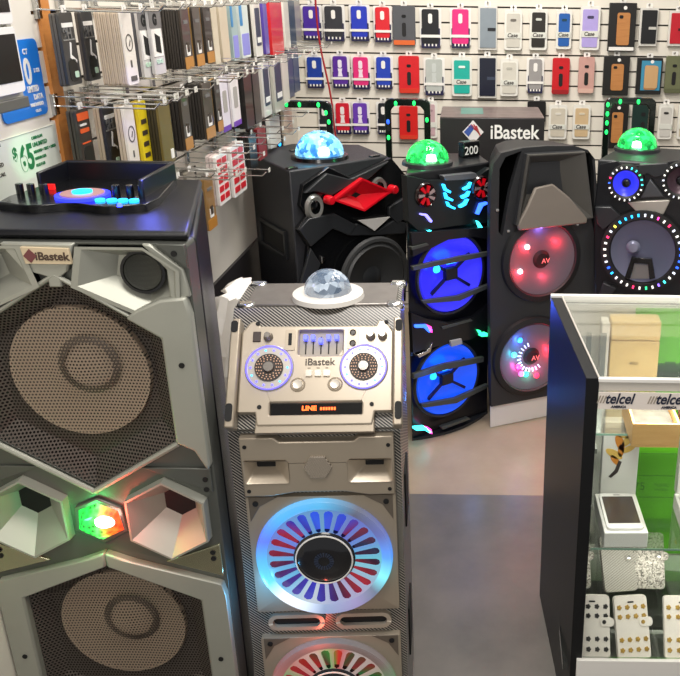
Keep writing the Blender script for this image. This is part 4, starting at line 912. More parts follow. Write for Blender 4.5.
def open_box(x, y, label, wcol, w=.105, d=.16, h=.058):
    t = thing('open_wooden_box', (x, y, SHZ[0]+.005), label, 'box', 'open wooden phone boxes')
    MB().slab([(-w/2, 0), (w/2, 0), (w/2, d), (-w/2, d)], 0, .006).build('box_floor', wcol, t)
    mb = MB(); mb.slab([(-w/2, 0), (w/2, 0), (w/2, d), (-w/2, d)], .006, h, [[(-w/2+.006, .006), (w/2-.006, .006), (w/2-.006, d-.006), (-w/2+.006, d-.006)]]); mb.build('box_wall', wcol, t, bevel=.001)
    ph = MB().box(-w/2+.008, w/2-.008, .01, d-.01, h-.03, h-.014).build('boxed_phone', mat('phone_grey', '#7a756c', .25, .3, var=(40, .5)), None, bevel=.004)
    ph.location = (x, y, SHZ[0]+.005); tag(ph, 'grey phone in '+label, 'phone')
    return t
open_box(.357, 1.70, 'pale open wooden box behind the white sign strip', WOOD)
open_box(.490, 1.70, 'reddish open wooden box at the right picture edge under the sign strip', wood_mat('red_wood', '#9a5a3a', '#7c4228', 14))
# flower boxes
def flower_box(x, y, label):
    t = thing('flower_print_box', (x, y, SHZ[1]+.005), label, 'box', 'white phone boxes with flower print')
    MB().box(-.045, .045, 0, .03, 0, .205).build('carton_body', mat('box_white', '#eceae4', .4), t, bevel=.002)
    OR = mat('petal_orange', '#d98a2c', .5); YE = mat('petal_yellow', '#e8c060', .5); DK = mat('stem_dark', '#3a3030', .5)
    for (px, pz, r, rz, m_) in ((-.004, .150, .024, 20, OR), (.016, .158, .022, -35, YE), (-.016, .118, .024, 60, YE), (.018, .132, .018, -60, YE), (.0, .128, .018, 0, OR), (-.012, .100, .018, 40, OR), (.004, .168, .014, 80, YE)):
        P = []
        for i in range(16):
            a = 2*PI*i/16; xx, zz = r*.42*math.cos(a), r*math.sin(a); c, s = math.cos(math.radians(rz)), math.sin(math.radians(rz)); P.append((px+xx*c-zz*s, pz+xx*s+zz*c))
        MB().prism(P, -.001, .0).build('petal', m_, t)
    MB().prism([(-.004, .10), (.004, .096), (-.004, .066), (-.020, .050), (-.026, .054), (-.012, .072)], -.0011, 0).build('stem', DK, t)
    return t
flower_box(.313, 1.885, 'white standing box with orange flower print, left of the green poster')
flower_box(.505, 1.885, 'white standing box with orange flower print at the right picture edge')
def phone_box(x, y, label, rz=0):
    t = thing('phone_on_box', (x, y, SHZ[1]+.005), label, 'phone box', 'white phone boxes with phone on top', rz)
    MB().box(-.05, .05, 0, .165, 0, .040).build('carton_body', mat('box_white', 0), t, bevel=.002)
    ph = MB().slab(rrect(-.043, .043, .008, .155, .012), .040, .047).build('phone_body', mat('phone_white', '#f4f2ee', .2, coat=.5), t, bevel=.002)
    MB().slab(rrect(-.037, .037, .028, .140, .002), .047, .0474).build('screen', mat('screen_dark', '#4c4440', .12, var=(6, .3)), ph)
    MB().slab(rrect(-.008, .008, .146, .148, .001), .047, .0474).build('earpiece', K_DARK, ph)
    return t
phone_box(.303, 1.664, 'white phone with dark screen lying on its white box below the flower box', math.radians(2))
phone_box(.492, 1.668, 'white phone on its white box at the right picture edge')
# wallet cases
def wallet(x, y, z, rz, label, m, studs=None, w=.074, h=.142, tilt=56, grp='jewelled wallet cases'):
    t = thing('wallet_case', (x, y, z), label, 'wallet case', grp, rz)
    R = Matrix.Rotation(math.radians(tilt-90), 4, 'X')
    MB(R).prism(rrect(-w/2, w/2, .0, h, .010), -.004, .0).build('cover', m, t, bevel=.001)
    MB(R).prism(rrect(-w/2+.002, w/2-.002, .002, h-.002, .009), .0, .010).build('pages', mat('wallet_dark', '#5b4c40', .5), t)
    MB(R).prism(rrect(-w/2, w/2, .0, h, .010), .010, .014).build('back_cover', m, t, bevel=.001)
    fl = MB(R).prism(rrect(w/2-.024, w/2+.010, h*.50, h*.50+.022, .009), -.007, -.004).build('clasp', m, t, bevel=.001)
    MB(R).lathe([(0, -.0085), (.004, -.0082), (.005, -.007)], w/2-.014, h*.50+.011, 14).build('snap', studs or K_CHROME, fl)
    MB(R).prism(rrect(-.008, .008, h-.018, h-.014, .002), -.0046, -.004).build('speaker_slot', K_DARK, t)
    if studs:
        base = None
        for rz_ in (.022, .046, .100, .122):
            for i in range(4):
                xx = -w/2+.012+i*(w-.022)/3
                if rz_ in (.1,) and i == 3 and False: continue
                if base is None:
                    mb = MB()
                    for k in range(5): mb.lathe([(0, -.0028), (.0022, -.0022), (.0030, 0)], .0036*math.cos(2*PI*k/5), .0036*math.sin(2*PI*k/5), 8)
                    mb.lathe([(0, -.004), (.002, -.003)], 0, 0, 8)
                    base = mb.build('stud_flower', studs, t); s_ = base
                else:
                    s_ = base.copy(); COL.objects.link(s_); s_.parent = t
                s_.matrix_local = R @ Matrix.Translation((xx, -.004, rz_))
    return t
WLT = mat('wallet_white', '#ece4da', .45, var=(60, .08)); GOLD = mat('stud_gold', '#c9a24c', .25, .6); JET = mat('stud_black', '#17110e', .3)
GLT = bpy.data.materials.new('silver_glitter'); GLT.use_nodes = True; nt = GLT.node_tree; b = nt.nodes['Principled BSDF']
tc = nt.nodes.new('ShaderNodeTexCoord'); vo = nt.nodes.new('ShaderNodeTexVoronoi'); vo.inputs['Scale'].default_value = 330; nt.links.new(tc.outputs['Object'], vo.inputs['Vector'])
cr = nt.nodes.new('ShaderNodeValToRGB'); cr.color_ramp.elements[0].color = lin('#57534a'); cr.color_ramp.elements[1].color = lin('#dcd6c8'); cr.color_ramp.elements[0].position = .15; cr.color_ramp.elements[1].position = .9
nt.links.new(vo.outputs['Color'], cr.inputs[0]); nt.links.new(cr.outputs[0], b.inputs['Base Color']); b.inputs['Metallic'].default_value = .4; b.inputs['Roughness'].default_value = .3
ac = glass_mat('acrylic', (.90, .93, .90), .22)
def riser(x, y, w, d, z, h, label):
    o = MB().box(-w/2, w/2, 0, d, 0, h).build('acrylic_riser', ac, None); o.location = (x, y, z); tag(o, label, 'stand', 'clear acrylic stands'); return o
riser(.232, 1.665, .115, .13, .16, .022, 'low clear acrylic stand under the black studded wallet case')
riser(.352, 1.665, .115, .13, .16, .022, 'low clear acrylic stand under the middle gold studded wallet case')
riser(.480, 1.665, .13, .13, .16, .022, 'low clear acrylic stand under the right gold studded wallet case')
riser(.232, 1.81, .115, .20, .16, .11, 'tall clear acrylic stand under the left glitter wallet case')
riser(.375, 1.81, .15, .20, .16, .11, 'tall clear acrylic stand under the two glitter wallet cases')
riser(.515, 1.81, .12, .20, .16, .11, 'tall clear acrylic stand under the rightmost glitter case')
wallet(.247, 1.675, .186, math.radians(0), 'white wallet case with black flower studs, bottom left of the glass case', WLT, JET, w=.086, h=.150)
wallet(.350, 1.675, .186, math.radians(7), 'tilted white wallet case with gold flower studs, middle of the bottom row', WLT, GOLD, w=.082, h=.150)
wallet(.468, 1.675, .186, math.radians(0), 'white wallet case with gold flower studs at the right picture edge', WLT, GOLD, w=.090, h=.150)
G2 = 'glitter wallet cases'
wallet(.213, 1.825, .276, 0, 'pale silver glitter wallet case against the black end panel', GLT, w=.080, grp=G2, tilt=48)
wallet(.330, 1.815, .276, math.radians(8), 'silver snake-pattern wallet case, left of the coarse glitter one', stripe_mat('snake_silver', '#dcd6c9', '#7f796c', 130, 1, 1, 1.6, .45), w=.085, grp=G2, tilt=48)
wallet(.402, 1.825, .278, math.radians(-2), 'coarse silver glitter wallet case under the white phone', GLT, w=.080, grp=G2, tilt=48)
wallet(.560, 1.825, .276, 0, 'pale glitter wallet case at the right picture edge', GLT, w=.080, grp=G2, tilt=48)

# ------------------------------------------------------------------ packs on the back wall
def back_pack(u0, u1, v0, v1, kind, c, label, c2=None, word=False):
    Yw = BY-.004-.02
    a = onY(u0, v1, Yw); b_ = onY(u1, v0, Yw); w = b_.x-a.x; h = b_.z-a.z
    t = thing('phone_case_pack', ((a.x+b_.x)/2, Yw, a.z), label, 'phone case', 'phone case packs on the back wall')
    mc = mat('case_'+c.strip('#'), c, .35, var=(25, .12)); WH = mat('card_white', '#f0ece6', .45)
    x0, x1 = -w/2, w/2
    tabP = rrect(-.016, .016, h-.002, h+.022, .006)
    hole = circ(0, h+.011, .005, 12)
    if kind == 'tray':
        MB().prism(rrect(x0, x1, .012, h, .006), .006, .014).build('backing_card', WH, t)
        MB().prism(rrect(x0+.008, x1-.006, .0, h*.50, .004), -.006, .008).build('lower_shell', mat('shell_navy', '#232047', .4), t, bevel=.001)
        cs = MB().prism(rrect(x0+.012, x1-.012, .02, h-.006, .010), -.010, .006).build('phone_case', mc, t, bevel=.002)
        MB().prism(rrect(-.010, .010, h*.62, h*.86, .008), -.012, -.009).build('case_window', mat('win_'+(c2 or '#f0ece6').strip('#'), c2 or '#f0ece6', .4), cs)
        if c2: MB().prism([(-.012, h*.60), (.012, h*.60), (.008, h*.5), (.012, h*.36), (-.012, h*.36), (-.008, h*.5)], -.012, -.009).build('case_window', MATS['win_'+c2.strip('#')], cs)
        MB().box(x0+.002, x1-.002, -.014, -.010, h*.27, h*.34).build('paper_band', WH, t)
        for i in range(4): MB().box(x0+w*(.22+.17*i), x0+w*(.22+.17*i)+.007, -.0115, -.009, .010, .021).build('icon_dot', WH, t)
    elif kind == 'frame':
        MB().prism(rrect(x0, x1, 0, h, .012), -.006, .012).build('pack_tray', mat('frame_white', '#e9e6dd', .3, coat=.3), t, bevel=.002)
        cs = MB().prism(rrect(x0+.011, x1-.011, .014, h-.016, .008), -.010, -.004).build('phone_case', mc, t, bevel=.002)
        MB().prism(rrect(-w*.17, w*.17, h*.72, h*.78, .006), -.0125, -.009).build('camera_window', mat('win_f_'+(c2 or '#2a2826').strip('#'), c2 or '#2a2826', .4), cs)
        MB().box(x0+.006, x1-.006, -.013, -.010, h*.30, h*.44).build('paper_band', mat('band_clear', '#dcdcd2', .35), t)
        if word: text('Case', .026, mat('script_dark', '#3a3430', .5), t, TXZ(-.004, -.0135, h*.37), shear=.2, bold=.0006)
    elif kind == 'wood':
        MB().box(x0, x1, -.012, .012, 0, h).build('carton_body', mat('pack_black', '#1a1716', .4), t, bevel=.002)
        cs = MB().prism(rrect(-w*.20, w*.28, h*.13, h*.80, .010), -.017, -.011).build('phone_case', MATS.get('case_wood') or wood_mat('case_wood', '#c98a4e', '#a96c36', 20), t, bevel=.002)
        MB().prism(rrect(-w*.13, w*.02, h*.68, h*.75, .006), -.0185, -.016).build('camera_window', K_DARK, cs)
        MB().lathe([(0, -.014), (.009, -.014), (.009, -.011)], w*.08, h*.9, 12).build('round_mark', WH, t)
        if c2: MB().box(x0+.006, x1-.004, -.0125, -.011, .004, h*.09).build('white_strip', WH, t)
    elif kind == 'book':
        MB().box(x0, x1, -.004, .014, 0, h).build('pack_box', mat('clear_box', '#dedad2', .2, coat=.6), t, bevel=.002)
        cs = MB().prism(rrect(x0+.010, x1-.006, .012, h-.010, .004), -.009, -.003).build('wallet', mc, t, bevel=.001)
        MB().box(0, x1-.008, -.0115, -.008, h*.44, h*.51).build('clasp', mat('clasp_'+(c2 or '#1a1c22').strip('#'), c2 or '#1a1c22', .4), cs)
    elif kind == 'solid':
        cs = MB().prism(rrect(x0, x1, 0, h, .010), -.010, .010).build('phone_case', mc, t, bevel=.003)
        MB().prism(rrect(-.011, .011, h*.70, h*.78, .006), -.0125, -.009).build('camera_window', K_DARK, cs)
        if c2: MB().prism(rrect(x0+.003, x1-.003, .002, h*.13, .004), -.0125, -.009).build('lower_label', mat('lab_'+c2.strip('#'), c2, .45), t)
        MB().prism(rrect(-.010, .010, h*.22, h*.58, .009), -.0115, -.009).build('slot', mat('slot_'+c.strip('#'), '#171414', .4), cs)
    MB().prism(tabP, .006, .009, [hole]).build('hanger_tab', mat('card_white', '#f0ece6', .45), t)
    return t
R1 = [(302.5, 321, 5, 40, 'tray', '#4a2a9a', 'purple phone case pack beside the red cable, top row', None), (324, 344, 5, 41, 'tray', '#34343a', 'charcoal phone case pack with white band, top row, left of a blue one', None),
 (350, 369, 5, 41, 'tray', '#2338b8', 'royal blue phone case pack with white band, top row', None), (374, 391.5, 6, 42, 'tray', '#d8202c', 'red phone case pack with white band, top row', None),
 (393.5, 415, 6, 45, 'solid', '#55565a', 'grey rugged phone case with orange bottom label, top row', '#e0682c'), (420, 441, 8, 48, 'tray', '#17171c', 'black phone case pack with white band, top row, left of the hot pink one', None),
 (450, 471, 8, 48, 'tray', '#e0287c', 'hot pink phone case pack with white band, top row', None), (478, 497.5, 6, 50, 'book', '#8a949c', 'grey wallet phone case in a clear box, top row', None),
 (504, 522.5, 10, 50, 'frame', '#cdc8bc', 'clear phone case in white tray, top row, right of the grey wallet', '#6e6860'), (529, 548, 9, 50, 'frame', '#28241f', 'black phone case in white rounded tray, top row', '#cfd0c8'),
 (555.5, 572.5, 10, 49, 'frame', '#1c5aa8', 'teal and blue phone case in clear tray, top row', '#0f3e50'), (579, 601, 6, 50, 'frame', '#b0a0dc', 'lavender phone case in white tray, top row', '#40385a'),
 (607, 637, 3, 51, 'wood', '#000000', 'black carton with wooden phone case and white bottom strip, top row', '#ffffff'), (638, 659, 8, 46, 'book', '#1c1c1e', 'black phone case on a white carton, top row', '#c8c4bc'), (667, 689, 11, 46, 'book', '#c01c2c', 'red phone case in white box at the top right picture corner', '#3a0c10')]
R2 = [(306.5, 323.5, 56, 88, 'tray', '#1f3f9c', 'dark blue phone case pack crossed by the red cable, middle row', None), (332, 349, 55, 88, 'tray', '#5a2c98', 'purple phone case pack with white stripe, middle row', '#efe8f4'),
 (352, 370, 56, 89, 'tray', '#e02c78', 'pink phone case pack with white stripe, middle row', '#f4e0ea'), (375, 392.5, 56, 89, 'tray', '#2440b4', 'blue phone case pack with white band, middle row', None),
 (399.5, 419, 56, 93, 'solid', '#d81e24', 'plain red rugged phone case, middle row', '#d8341c'), (424, 444.5, 58, 95, 'tray', '#b8bcb6', 'pale mint clear phone case pack, middle row', '#c8ccc8'),
 (452, 472, 57, 96, 'frame', '#1fae9e', 'turquoise phone case in white tray, middle row', '#e8efe8'), (477.5, 497, 56, 98, 'book', '#15182c', 'dark navy wallet case in white box, middle row', '#3c4458'),
 (500, 518.5, 59, 96, 'frame', '#d4cfc2', 'clear phone case in white tray, middle row, right of the navy wallet', '#b8b4a8'), (526, 544.5, 58, 93, 'tray', '#9a9694', 'silver grey phone case pack on navy backing, middle row', None),
 (551.5, 570, 58, 94, 'solid', '#c8141e', 'glossy red ribbed phone case, middle row, left of the pearly one', '#9c1018'), (577.5, 595, 57, 93, 'solid', '#c99a90', 'pearly pink and green phone case, middle row', '#d8b0a0'),
 (602, 630, 56, 95, 'wood', '#000000', 'black carton with wooden phone case, middle row', None), (635, 663, 58, 94, 'wood', '#000000', 'black carton with wooden case and blue and white card, middle row', 'card'), (663.5, 684, 56, 93, 'solid', '#6b6e4e', 'olive camouflage phone case at the right picture edge, middle row', '#5b5e40')]
R3 = [(319, 330, 104, 134, 'tray', '#22242a', 'dark phone case pack half behind the leftmost arch, bottom row', None), (335, 351, 102, 134, 'tray', '#d01c30', 'red phone case pack with white band, bottom row', '#f0e4e4'),
 (352, 369, 102, 134, 'tray', '#6a3cae', 'violet phone case pack with white stripe, bottom row', '#ece4f4'), (377, 390, 102, 134, 'tray', '#1c1c20', 'black phone case pack left of the middle arch, bottom row', None),
 (400, 417.5, 106, 139, 'solid', '#d4221e', 'red rugged phone case seen through the middle arch, bottom row', '#d83820'), (425, 437, 101, 138, 'frame', '#c8a8ac', 'clear pinkish phone case left of the logo carton, bottom row', '#a08088'),
 (548, 567.5, 105, 139, 'frame', '#cfc6b4', 'clear cream phone case in white tray, bottom row, right of the carton', '#e0dace'), (572, 591, 105, 139, 'frame', '#d0b48c', 'gold edged cream phone case in white tray, bottom row', '#d8ccb4'),
 (603, 629, 103, 148, 'wood', '#000000', 'black carton with wooden phone case inside the rightmost arch, bottom row', None), (630, 655, 102, 148, 'solid', '#14302a', 'dark green phone case pack inside the rightmost arch, bottom row', None), (656.5, 674, 104, 139, 'frame', '#d0ccc4', 'white and grey striped phone case, bottom row right', '#2a2826'),
 (527, 546, 101, 122, 'solid', '#1c1a1a', 'black phone case half hidden behind the logo carton, bottom row', None), (676, 690, 104, 139, 'frame', '#cbbfa8', 'cream phone case cut by the right picture edge, bottom row', '#2a2826')]
words = {504, 529, 555.5, 579, 452, 500, 548, 572}
hook0 = None
def wall_peg(x, y, z):
    global hook0
    if hook0 is None:
        hook0 = MB().tube([(0, .02, 0), (0, -.05, 0), (0, -.056, .006)], .0022, 6).box(-.006, .006, .012, .022, -.012, .006).build('peg_hook', mat('peg_metal', '#4a4642', .35, .6), None)
        o = hook0
    else: o = hook0.copy(); COL.objects.link(o)
    o.location = (x, y, z); tag(o, 'short metal peg on the back slat wall through the tab of a phone case pack', 'hook', 'pegs on the back wall')
for ri, R in enumerate((R1, R2, R3)):
    for (u0, u1, v0, v1, kind, c, lab, c2) in R:
        card = c2 == 'card'
        t = back_pack(u0, u1, v0, v1, kind, c, lab, None if card else c2, u0 in words)
        if card:
            w = onY(u1, v0, BY-.024).x-onY(u0, v0, BY-.024).x
            cd = MB().box(-w*.30, w*.40, -.0135, -.012, .02, .165).build('printed_card', mat('card_blue', '#3f8fb0', .4), t)
            MB().prism(rrect(-w*.18, w*.30, .03, .14, .01), -.019, -.0132).build('phone_case', mat('case_tan', '#c9a070', .45), t, bevel=.001)
        b_ = onY((u0+u1)/2, v0, BY-.024); wall_peg(b_.x, BY-.004, b_.z+.014)
# ------------------------------------------------------------------ packs on the left wall (hanging in stacks on long hooks)
lhook = None
def wire_hook(y, z, x_end=-.80):
    global lhook
    if lhook is None:
        mb = MB()
        mb.tube([(0, 0, 0), (.235, 0, -.004), (.25, 0, .010)], .0022, 6)
        mb.tube([(0, 0, .022), (.262, 0, .018)], .0018, 6)
        lhook = thing('wire_hook', (0, 0, 0), 'x', 'hook'); mb.build('wire', K_STEEL, lhook)
        MB().box(.260, .2615, -.011, .011, .010, .024).build('price_tag_plate', mat('tag_plate', '#d8d5cc', .4), lhook)
        MB().box(-.004, .004, -.012, .012, -.02, .028).build('hook_bracket', K_STEEL, lhook)
        o = lhook
    else: o = copy_tree(lhook)
    o.location = (LX+.004, y, z); tag(o, 'long double-wire hook with tag plate sticking out of the left wall', 'hook', 'long hooks on the left wall'); return o
PMAT = {}
def left_stack(u, v, n, th, w, h, Xf, face, edge, label, decor=None, ztop=None, grp=None, hook=True, hookz=None):
    """u, v: pixel of the top near corner of the frontmost pack"""
    p = onX(u, v, Xf); z0 = (ztop if ztop else p.z)-h
    mf = mat('pf_'+face.strip('#'), face, .35, coat=.2); me_ = mat('pe_'+edge.strip('#'), edge, .45)
    first = None
    for i in range(n):
        x = Xf-th*i
        if i == 0:
            t = thing('accessory_pack', (x, p.y, z0), label, 'accessory pack', (grp or label)+' front')
            TX_ = Matrix(((0, 1, 0, 0), (1, 0, 0, 0), (0, 0, 1, 0), (0, 0, 0, 1)))      # local (a, depth, z): a -> +y, depth -> -x handled below
            conv = lambda a, b, y: (-y, a, b)
            MB().prism(rrect(0, w, 0, h, .006), 0, th*.85, conv=conv).build('carton_body', mf, t, bevel=.0006)
            MB().prism(rrect(w/2-.012, w/2+.012, h-.002, h+.016, .004), .001, .002, [circ(w/2, h+.008, .003, 8)], conv=conv).build('hanger_tab', mat('card_white', 0), t)
            if decor: decor(t, w, h)
        else:
            if first is None:
                conv = lambda a, b, y: (-y, a, b)
                first = MB().prism(rrect(0, w, 0, h+.0, .006), 0, th*.8, conv=conv).build('accessory_pack', me_, None, bevel=.0006); o = first
            else: o = first.copy(); COL.objects.link(o)
            o.location = (x, p.y+random.uniform(-.002, .002), z0+random.uniform(-.002, .002))
            tag(o, 'pack behind '+label, 'accessory pack', (grp or label)+' stack')
    if hook: wire_hook(p.y+w/2, (hookz if hookz else z0+h+.006))
MT = lambda M_: M_
def TYZ(x, y, z): return Matrix.Translation((x, y, z)) @ Matrix(((0, 0, 1, 0), (1, 0, 0, 0), (0, 1, 0, 0), (0, 0, 0, 1)))
cvf = lambda a, b, y: (-y, a, b)
def dec_patch(t, P, m, d=.0012, name='printed_panel'): return MB().prism(P, -d, 0, conv=cvf).build(name, m, t)
def d_armor(t, w, h):
    dec_patch(t, rrect(.008, w-.006, h*.80, h*.86, .002), K_WHITE); dec_patch(t, rrect(.006, w-.006, h*.62, h*.64, .001), mat('ink_grey', '#8a8a86', .5))
    text('9H', .034, mat('ink_soft', '#6d6d6c', .5), t, TYZ(.0014, w*.42, h*.71), bold=.001)
    dec_patch(t, [(w*.52, h*.60), (w*.60, h*.58), (w*.50, h*.42), (w*.84, h*.34), (w*.80, h*.30), (w*.40, h*.38)], K_WHITE)
    dec_patch(t, rrect(w*.18, w*.78, h*.05, h*.36, .012), mat('pouch_dark', '#1e211f', .4)); dec_patch(t, rrect(w*.52, w*.80, h*.10, h*.19, .003), mat('tag_green', '#c8e8d0', .5), .002)
def d_circle(t, w, h):
    m = mat('ink_brown', '#55504a', .5)
    MB().prism(circ(w/2, h*.58, .020, 24), -.0012, 0, [circ(w/2, h*.58, .0175, 24)], conv=cvf).build('printed_ring', m, t)
    dec_patch(t, rrect(w*.40, w*.52, h*.24, h*.34, .002), m); dec_patch(t, rrect(w*.25, w*.8, h*.05, h*.12, .002), m)
    dec_patch(t, [(w*.45, h*.54), (w*.6, h*.62), (w*.62, h*.60), (w*.5, h*.53)], m)
def d_G(t, w, h):
    dec_patch(t, rrect(0, w, h*.72, h*.985, .003), mat('g_grey', '#6e6c6c', .4)); text('G', .036, K_DARK, t, TYZ(.0015, w*.45, h*.84), bold=.002)
    dec_patch(t, rrect(.008, w-.008, h*.28, h*.70, .002), K_WHITE); dec_patch(t, [(w*.3, h*.64), (w*.72, h*.58), (w*.72, h*.32), (w*.3, h*.36)], K_DARK, .002)
    text('GLASS', .015, mat('tag_green', 0), t, TYZ(.0015, w*.5, h*.2), bold=.0004)
def d_gold(t, w, h):
    dec_patch(t, rrect(0, w, 0, h*.2, .003), mat('gold_band', '#c58a3c', .35, .3)); dec_patch(t, rrect(w*.3, w*.72, h*.22, h*.40, .004), K_WHITE)
    dec_patch(t, rrect(w*.36, w*.66, h*.28, h*.44, .003), mat('ink_dark', '#3a2e22', .5), .002); dec_patch(t, rrect(w*.25, w*.75, h*.74, h*.80, .003), mat('ink_soft', 0))
def d_orange(t, w, h):
    dec_patch(t, rrect(.004, w-.004, h*.84, h*.95, .003), mat('orange_ink', '#f0642c', .45)); dec_patch(t, rrect(.010, w-.010, h*.66, h*.72, .002), MATS['orange_ink']); dec_patch(t, rrect(.012, w*.7, h*.76, h*.79, .002), K_WHITE); dec_patch(t, rrect(.012, w-.01, h*.50, h*.52, .001), MATS['orange_ink'])
    dec_patch(t, rrect(w*.2, w*.85, h*.05, h*.46, .012), mat('pouch_dark', 0))
def d_blue(t, w, h):
    dec_patch(t, rrect(.01, w-.01, h*.05, h*.45, .006), mat('violet_print', '#8a8ad8', .4)); dec_patch(t, rrect(.0, w*.3, h*.6, h*.98, .006), mat('blue_print', '#2a80b8', .4))
def d_phone(t, w, h):
    dec_patch(t, rrect(w*.2, w*.85, h*.2, h*.9, .008), mat('ink_blue', '#20304c', .4)); dec_patch(t, rrect(w*.3, w*.8, h*.26, h*.36, .002), K_WHITE, .002)
def d_purple(t, w, h):
    dec_patch(t, rrect(0, w, h*.0, h*.10, .002), mat('purple_ink', '#6a2ca8', .4)); dec_patch(t, rrect(w*.25, w*.75, h*.35, h*.75, .008), mat('grey_print', '#a8a4a0', .4))
def d_redwhite(t, w, h):
    for i in range(5):
        for j in range(2): dec_patch(t, rrect(w*(.08+.45*j), w*(.46+.45*j), h*(.08+.18*i), h*(.20+.18*i), .004), mat('pack_red', '#c81e2a', .4), name='red_block')
def d_yellow(t, w, h):
    for i in range(4): dec_patch(t, rrect(w*.2, w*.8, h*(.15+.17*i), h*(.22+.17*i), .002), mat('ink_dark', 0))
ZT1, ZT2 = 1.632, 1.418
HZ1 = 1.638; HZ2 = 1.428
S = left_stack
S(58, 16, 3, .008, .068, .158, -.985, '#3a3b3c', '#57534e', 'dark grey pack with white tick print beside the wooden strip, top row', d_armor, ZT1)
S(80, 14, 2, .008, .062, .158, -.985, '#3a3b3c', '#57534e', 'dark grey pack with green tag, second from the wooden strip, top row', d_armor, ZT1)
S(119, 11, 13, .0048, .066, .168, -.895, '#e6dfd6', '#c9b9a4', 'pale cream pack with ring print, top row', d_circle, ZT1)
S(136, 9, 4, .009, .07, .165, -.905, '#c9c6c4', '#5f6066', 'grey glass protector pack half hidden by its neighbour, top row', d_G, ZT1)
S(147, 8, 4, .009, .082, .160, -.895, '#c9c6c4', '#5f6066', 'grey glass protector pack with large black letter, top row', d_G, ZT1)
S(179, 5, 9, .0075, .068, .165, -.890, '#3a332c', '#38332e', 'dark brown pack with gold base, left one of two, top row', d_gold, ZT1)
S(191, 5, 3, .008, .068, .165, -.890, '#3a332c', '#b08a50', 'dark brown pack with gold base, right one of two, top row', d_gold, ZT1)
S(202, 4, 3, .010, .07, .165, -.895, '#2c2824', '#b08a50', 'black and gold striped pack left of the cream ones, top row', d_gold, ZT1)
S(210, 4, 3, .010, .055, .175, -.895, '#cfc3ac', '#b3a48a', 'tall cream pack, left one of two, top row', None, ZT1)
S(218, 4, 3, .010, .085, .175, -.895, '#cbbda6', '#4a4540', 'tall cream pack, right one of two, top row', None, ZT1)
S(229, 3, 3, .014, .075, .18, -.895, '#9fb4b4', '#3c6f84', 'pale teal clear pack with blue print, top row', d_blue, ZT1)
S(238, 3, 2, .014, .11, .18, -.895, '#d4dcd8', '#40709a', 'white and violet clear pack, top row', d_blue, ZT1)
S(252, 2, 3, .012, .10, .19, -.90, '#d8d4cc', '#2a2826', 'white pack with dark phone picture, top row', d_phone, ZT1)
S(262, 2, 2, .012, .06, .19, -.90, '#5c4aa8', '#3a2c70', 'violet pack left of the red case, top row', None, ZT1)
S(269, 2, 3, .014, .20, .205, -.905, '#d01822', '#7c1018', 'bright red tall case pack, top row near the corner', None, ZT1)
S(283, 2, 2, .012, .09, .20, -.92, '#dcd8ce', '#c9c3b4', 'white case pack right of the red one, top row', None, ZT1)
S(288, 2, 3, .014, .12, .20, -.94, '#26405c', '#1c2c44', 'navy case pack near the room corner, top row', None, ZT1)
S(294, 2, 2, .014, .12, .19, -.965, '#a8a49c', '#8a8680', 'grey case pack in the room corner, top row', None, ZT1)
# second row
S(76, 117, 3, .008, .066, .160, -.985, '#38332f', '#454038', 'black pack with orange header beside the wooden strip, second row', d_orange, ZT2)
S(102, 112, 3, .008, .070, .158, -.955, '#30323a', '#bfb098', 'dark grey pack with white tick print, second row', d_armor, ZT2)
S(123, 110, 3, .008, .060, .168, -.91, '#e6dfd6', '#c9b9a4', 'pale cream pack with ring print, second row', d_circle, ZT2)
S(137, 106, 2, .010, .055, .165, -.905, '#e8cf20', '#c8a818', 'yellow pack with black print, second row', d_yellow, ZT2)
S(157, 102, 9, .0080, .082, .168, -.875, '#6e6030', '#3a3424', 'olive gold pack with small white tag, second row', lambda t, w, h: dec_patch(t, rrect(w*.65, w*.9, h*.05, h*.2, .002), K_WHITE), ZT2)
S(180, 96, 4, .010, .062, .165, -.885, '#3e372f', '#2e2a26', 'dark pack with gold base right of the olive one, second row', d_gold, ZT2)
S(202, 90, 6, .009, .085, .165, -.885, '#3e372f', '#2e2a26', 'dark pack with gold base left of the striped one, second row', d_gold, ZT2)
S(214, 86, 2, .010, .055, .16, -.885, '#2c2824', '#b08a50', 'black and yellow striped pack, second row', d_gold, ZT2)
S(219, 84, 2, .010, .085, .17, -.885, '#e4deea', '#b8a8d8', 'white pack with purple base, left one of two, second row', d_purple, ZT2)
S(230, 82, 2, .010, .09, .17, -.885, '#e8e4e6', '#c8c0d0', 'white pack with purple base, right one of two, second row', d_purple, ZT2)
S(243, 78, 5, .016, .10, .20, -.885, '#121110', '#1a1816', 'glossy black case pack, left one of two, second row', None, ZT2)
S(252, 76, 3, .016, .09, .20, -.885, '#2a2826', '#141312', 'black case pack with grey face, right one of two, second row', None, ZT2)
S(261, 72, 3, .014, .12, .20, -.895, '#d0ccc6', '#2c2a28', 'white and black framed case pack, second row', d_phone, ZT2)
S(272, 66, 2, .014, .16, .21, -.90, '#b8b4a8', '#6a6660', 'grey case pack with dark blue picture, second row', d_phone, ZT2)
S(281, 64, 2, .014, .12, .20, -.915, '#dcd8ce', '#c9c3b4', 'white case pack left of the navy ones, second row', None, ZT2)
S(287, 62, 2, .014, .11, .20, -.94, '#203c64', '#1c2c44', 'navy case pack, left one of two, second row', None, ZT2)
S(293, 61, 2, .014, .12, .20, -.96, '#203c64', '#1c2c44', 'navy case pack, right one of two by the corner, second row', None, ZT2)
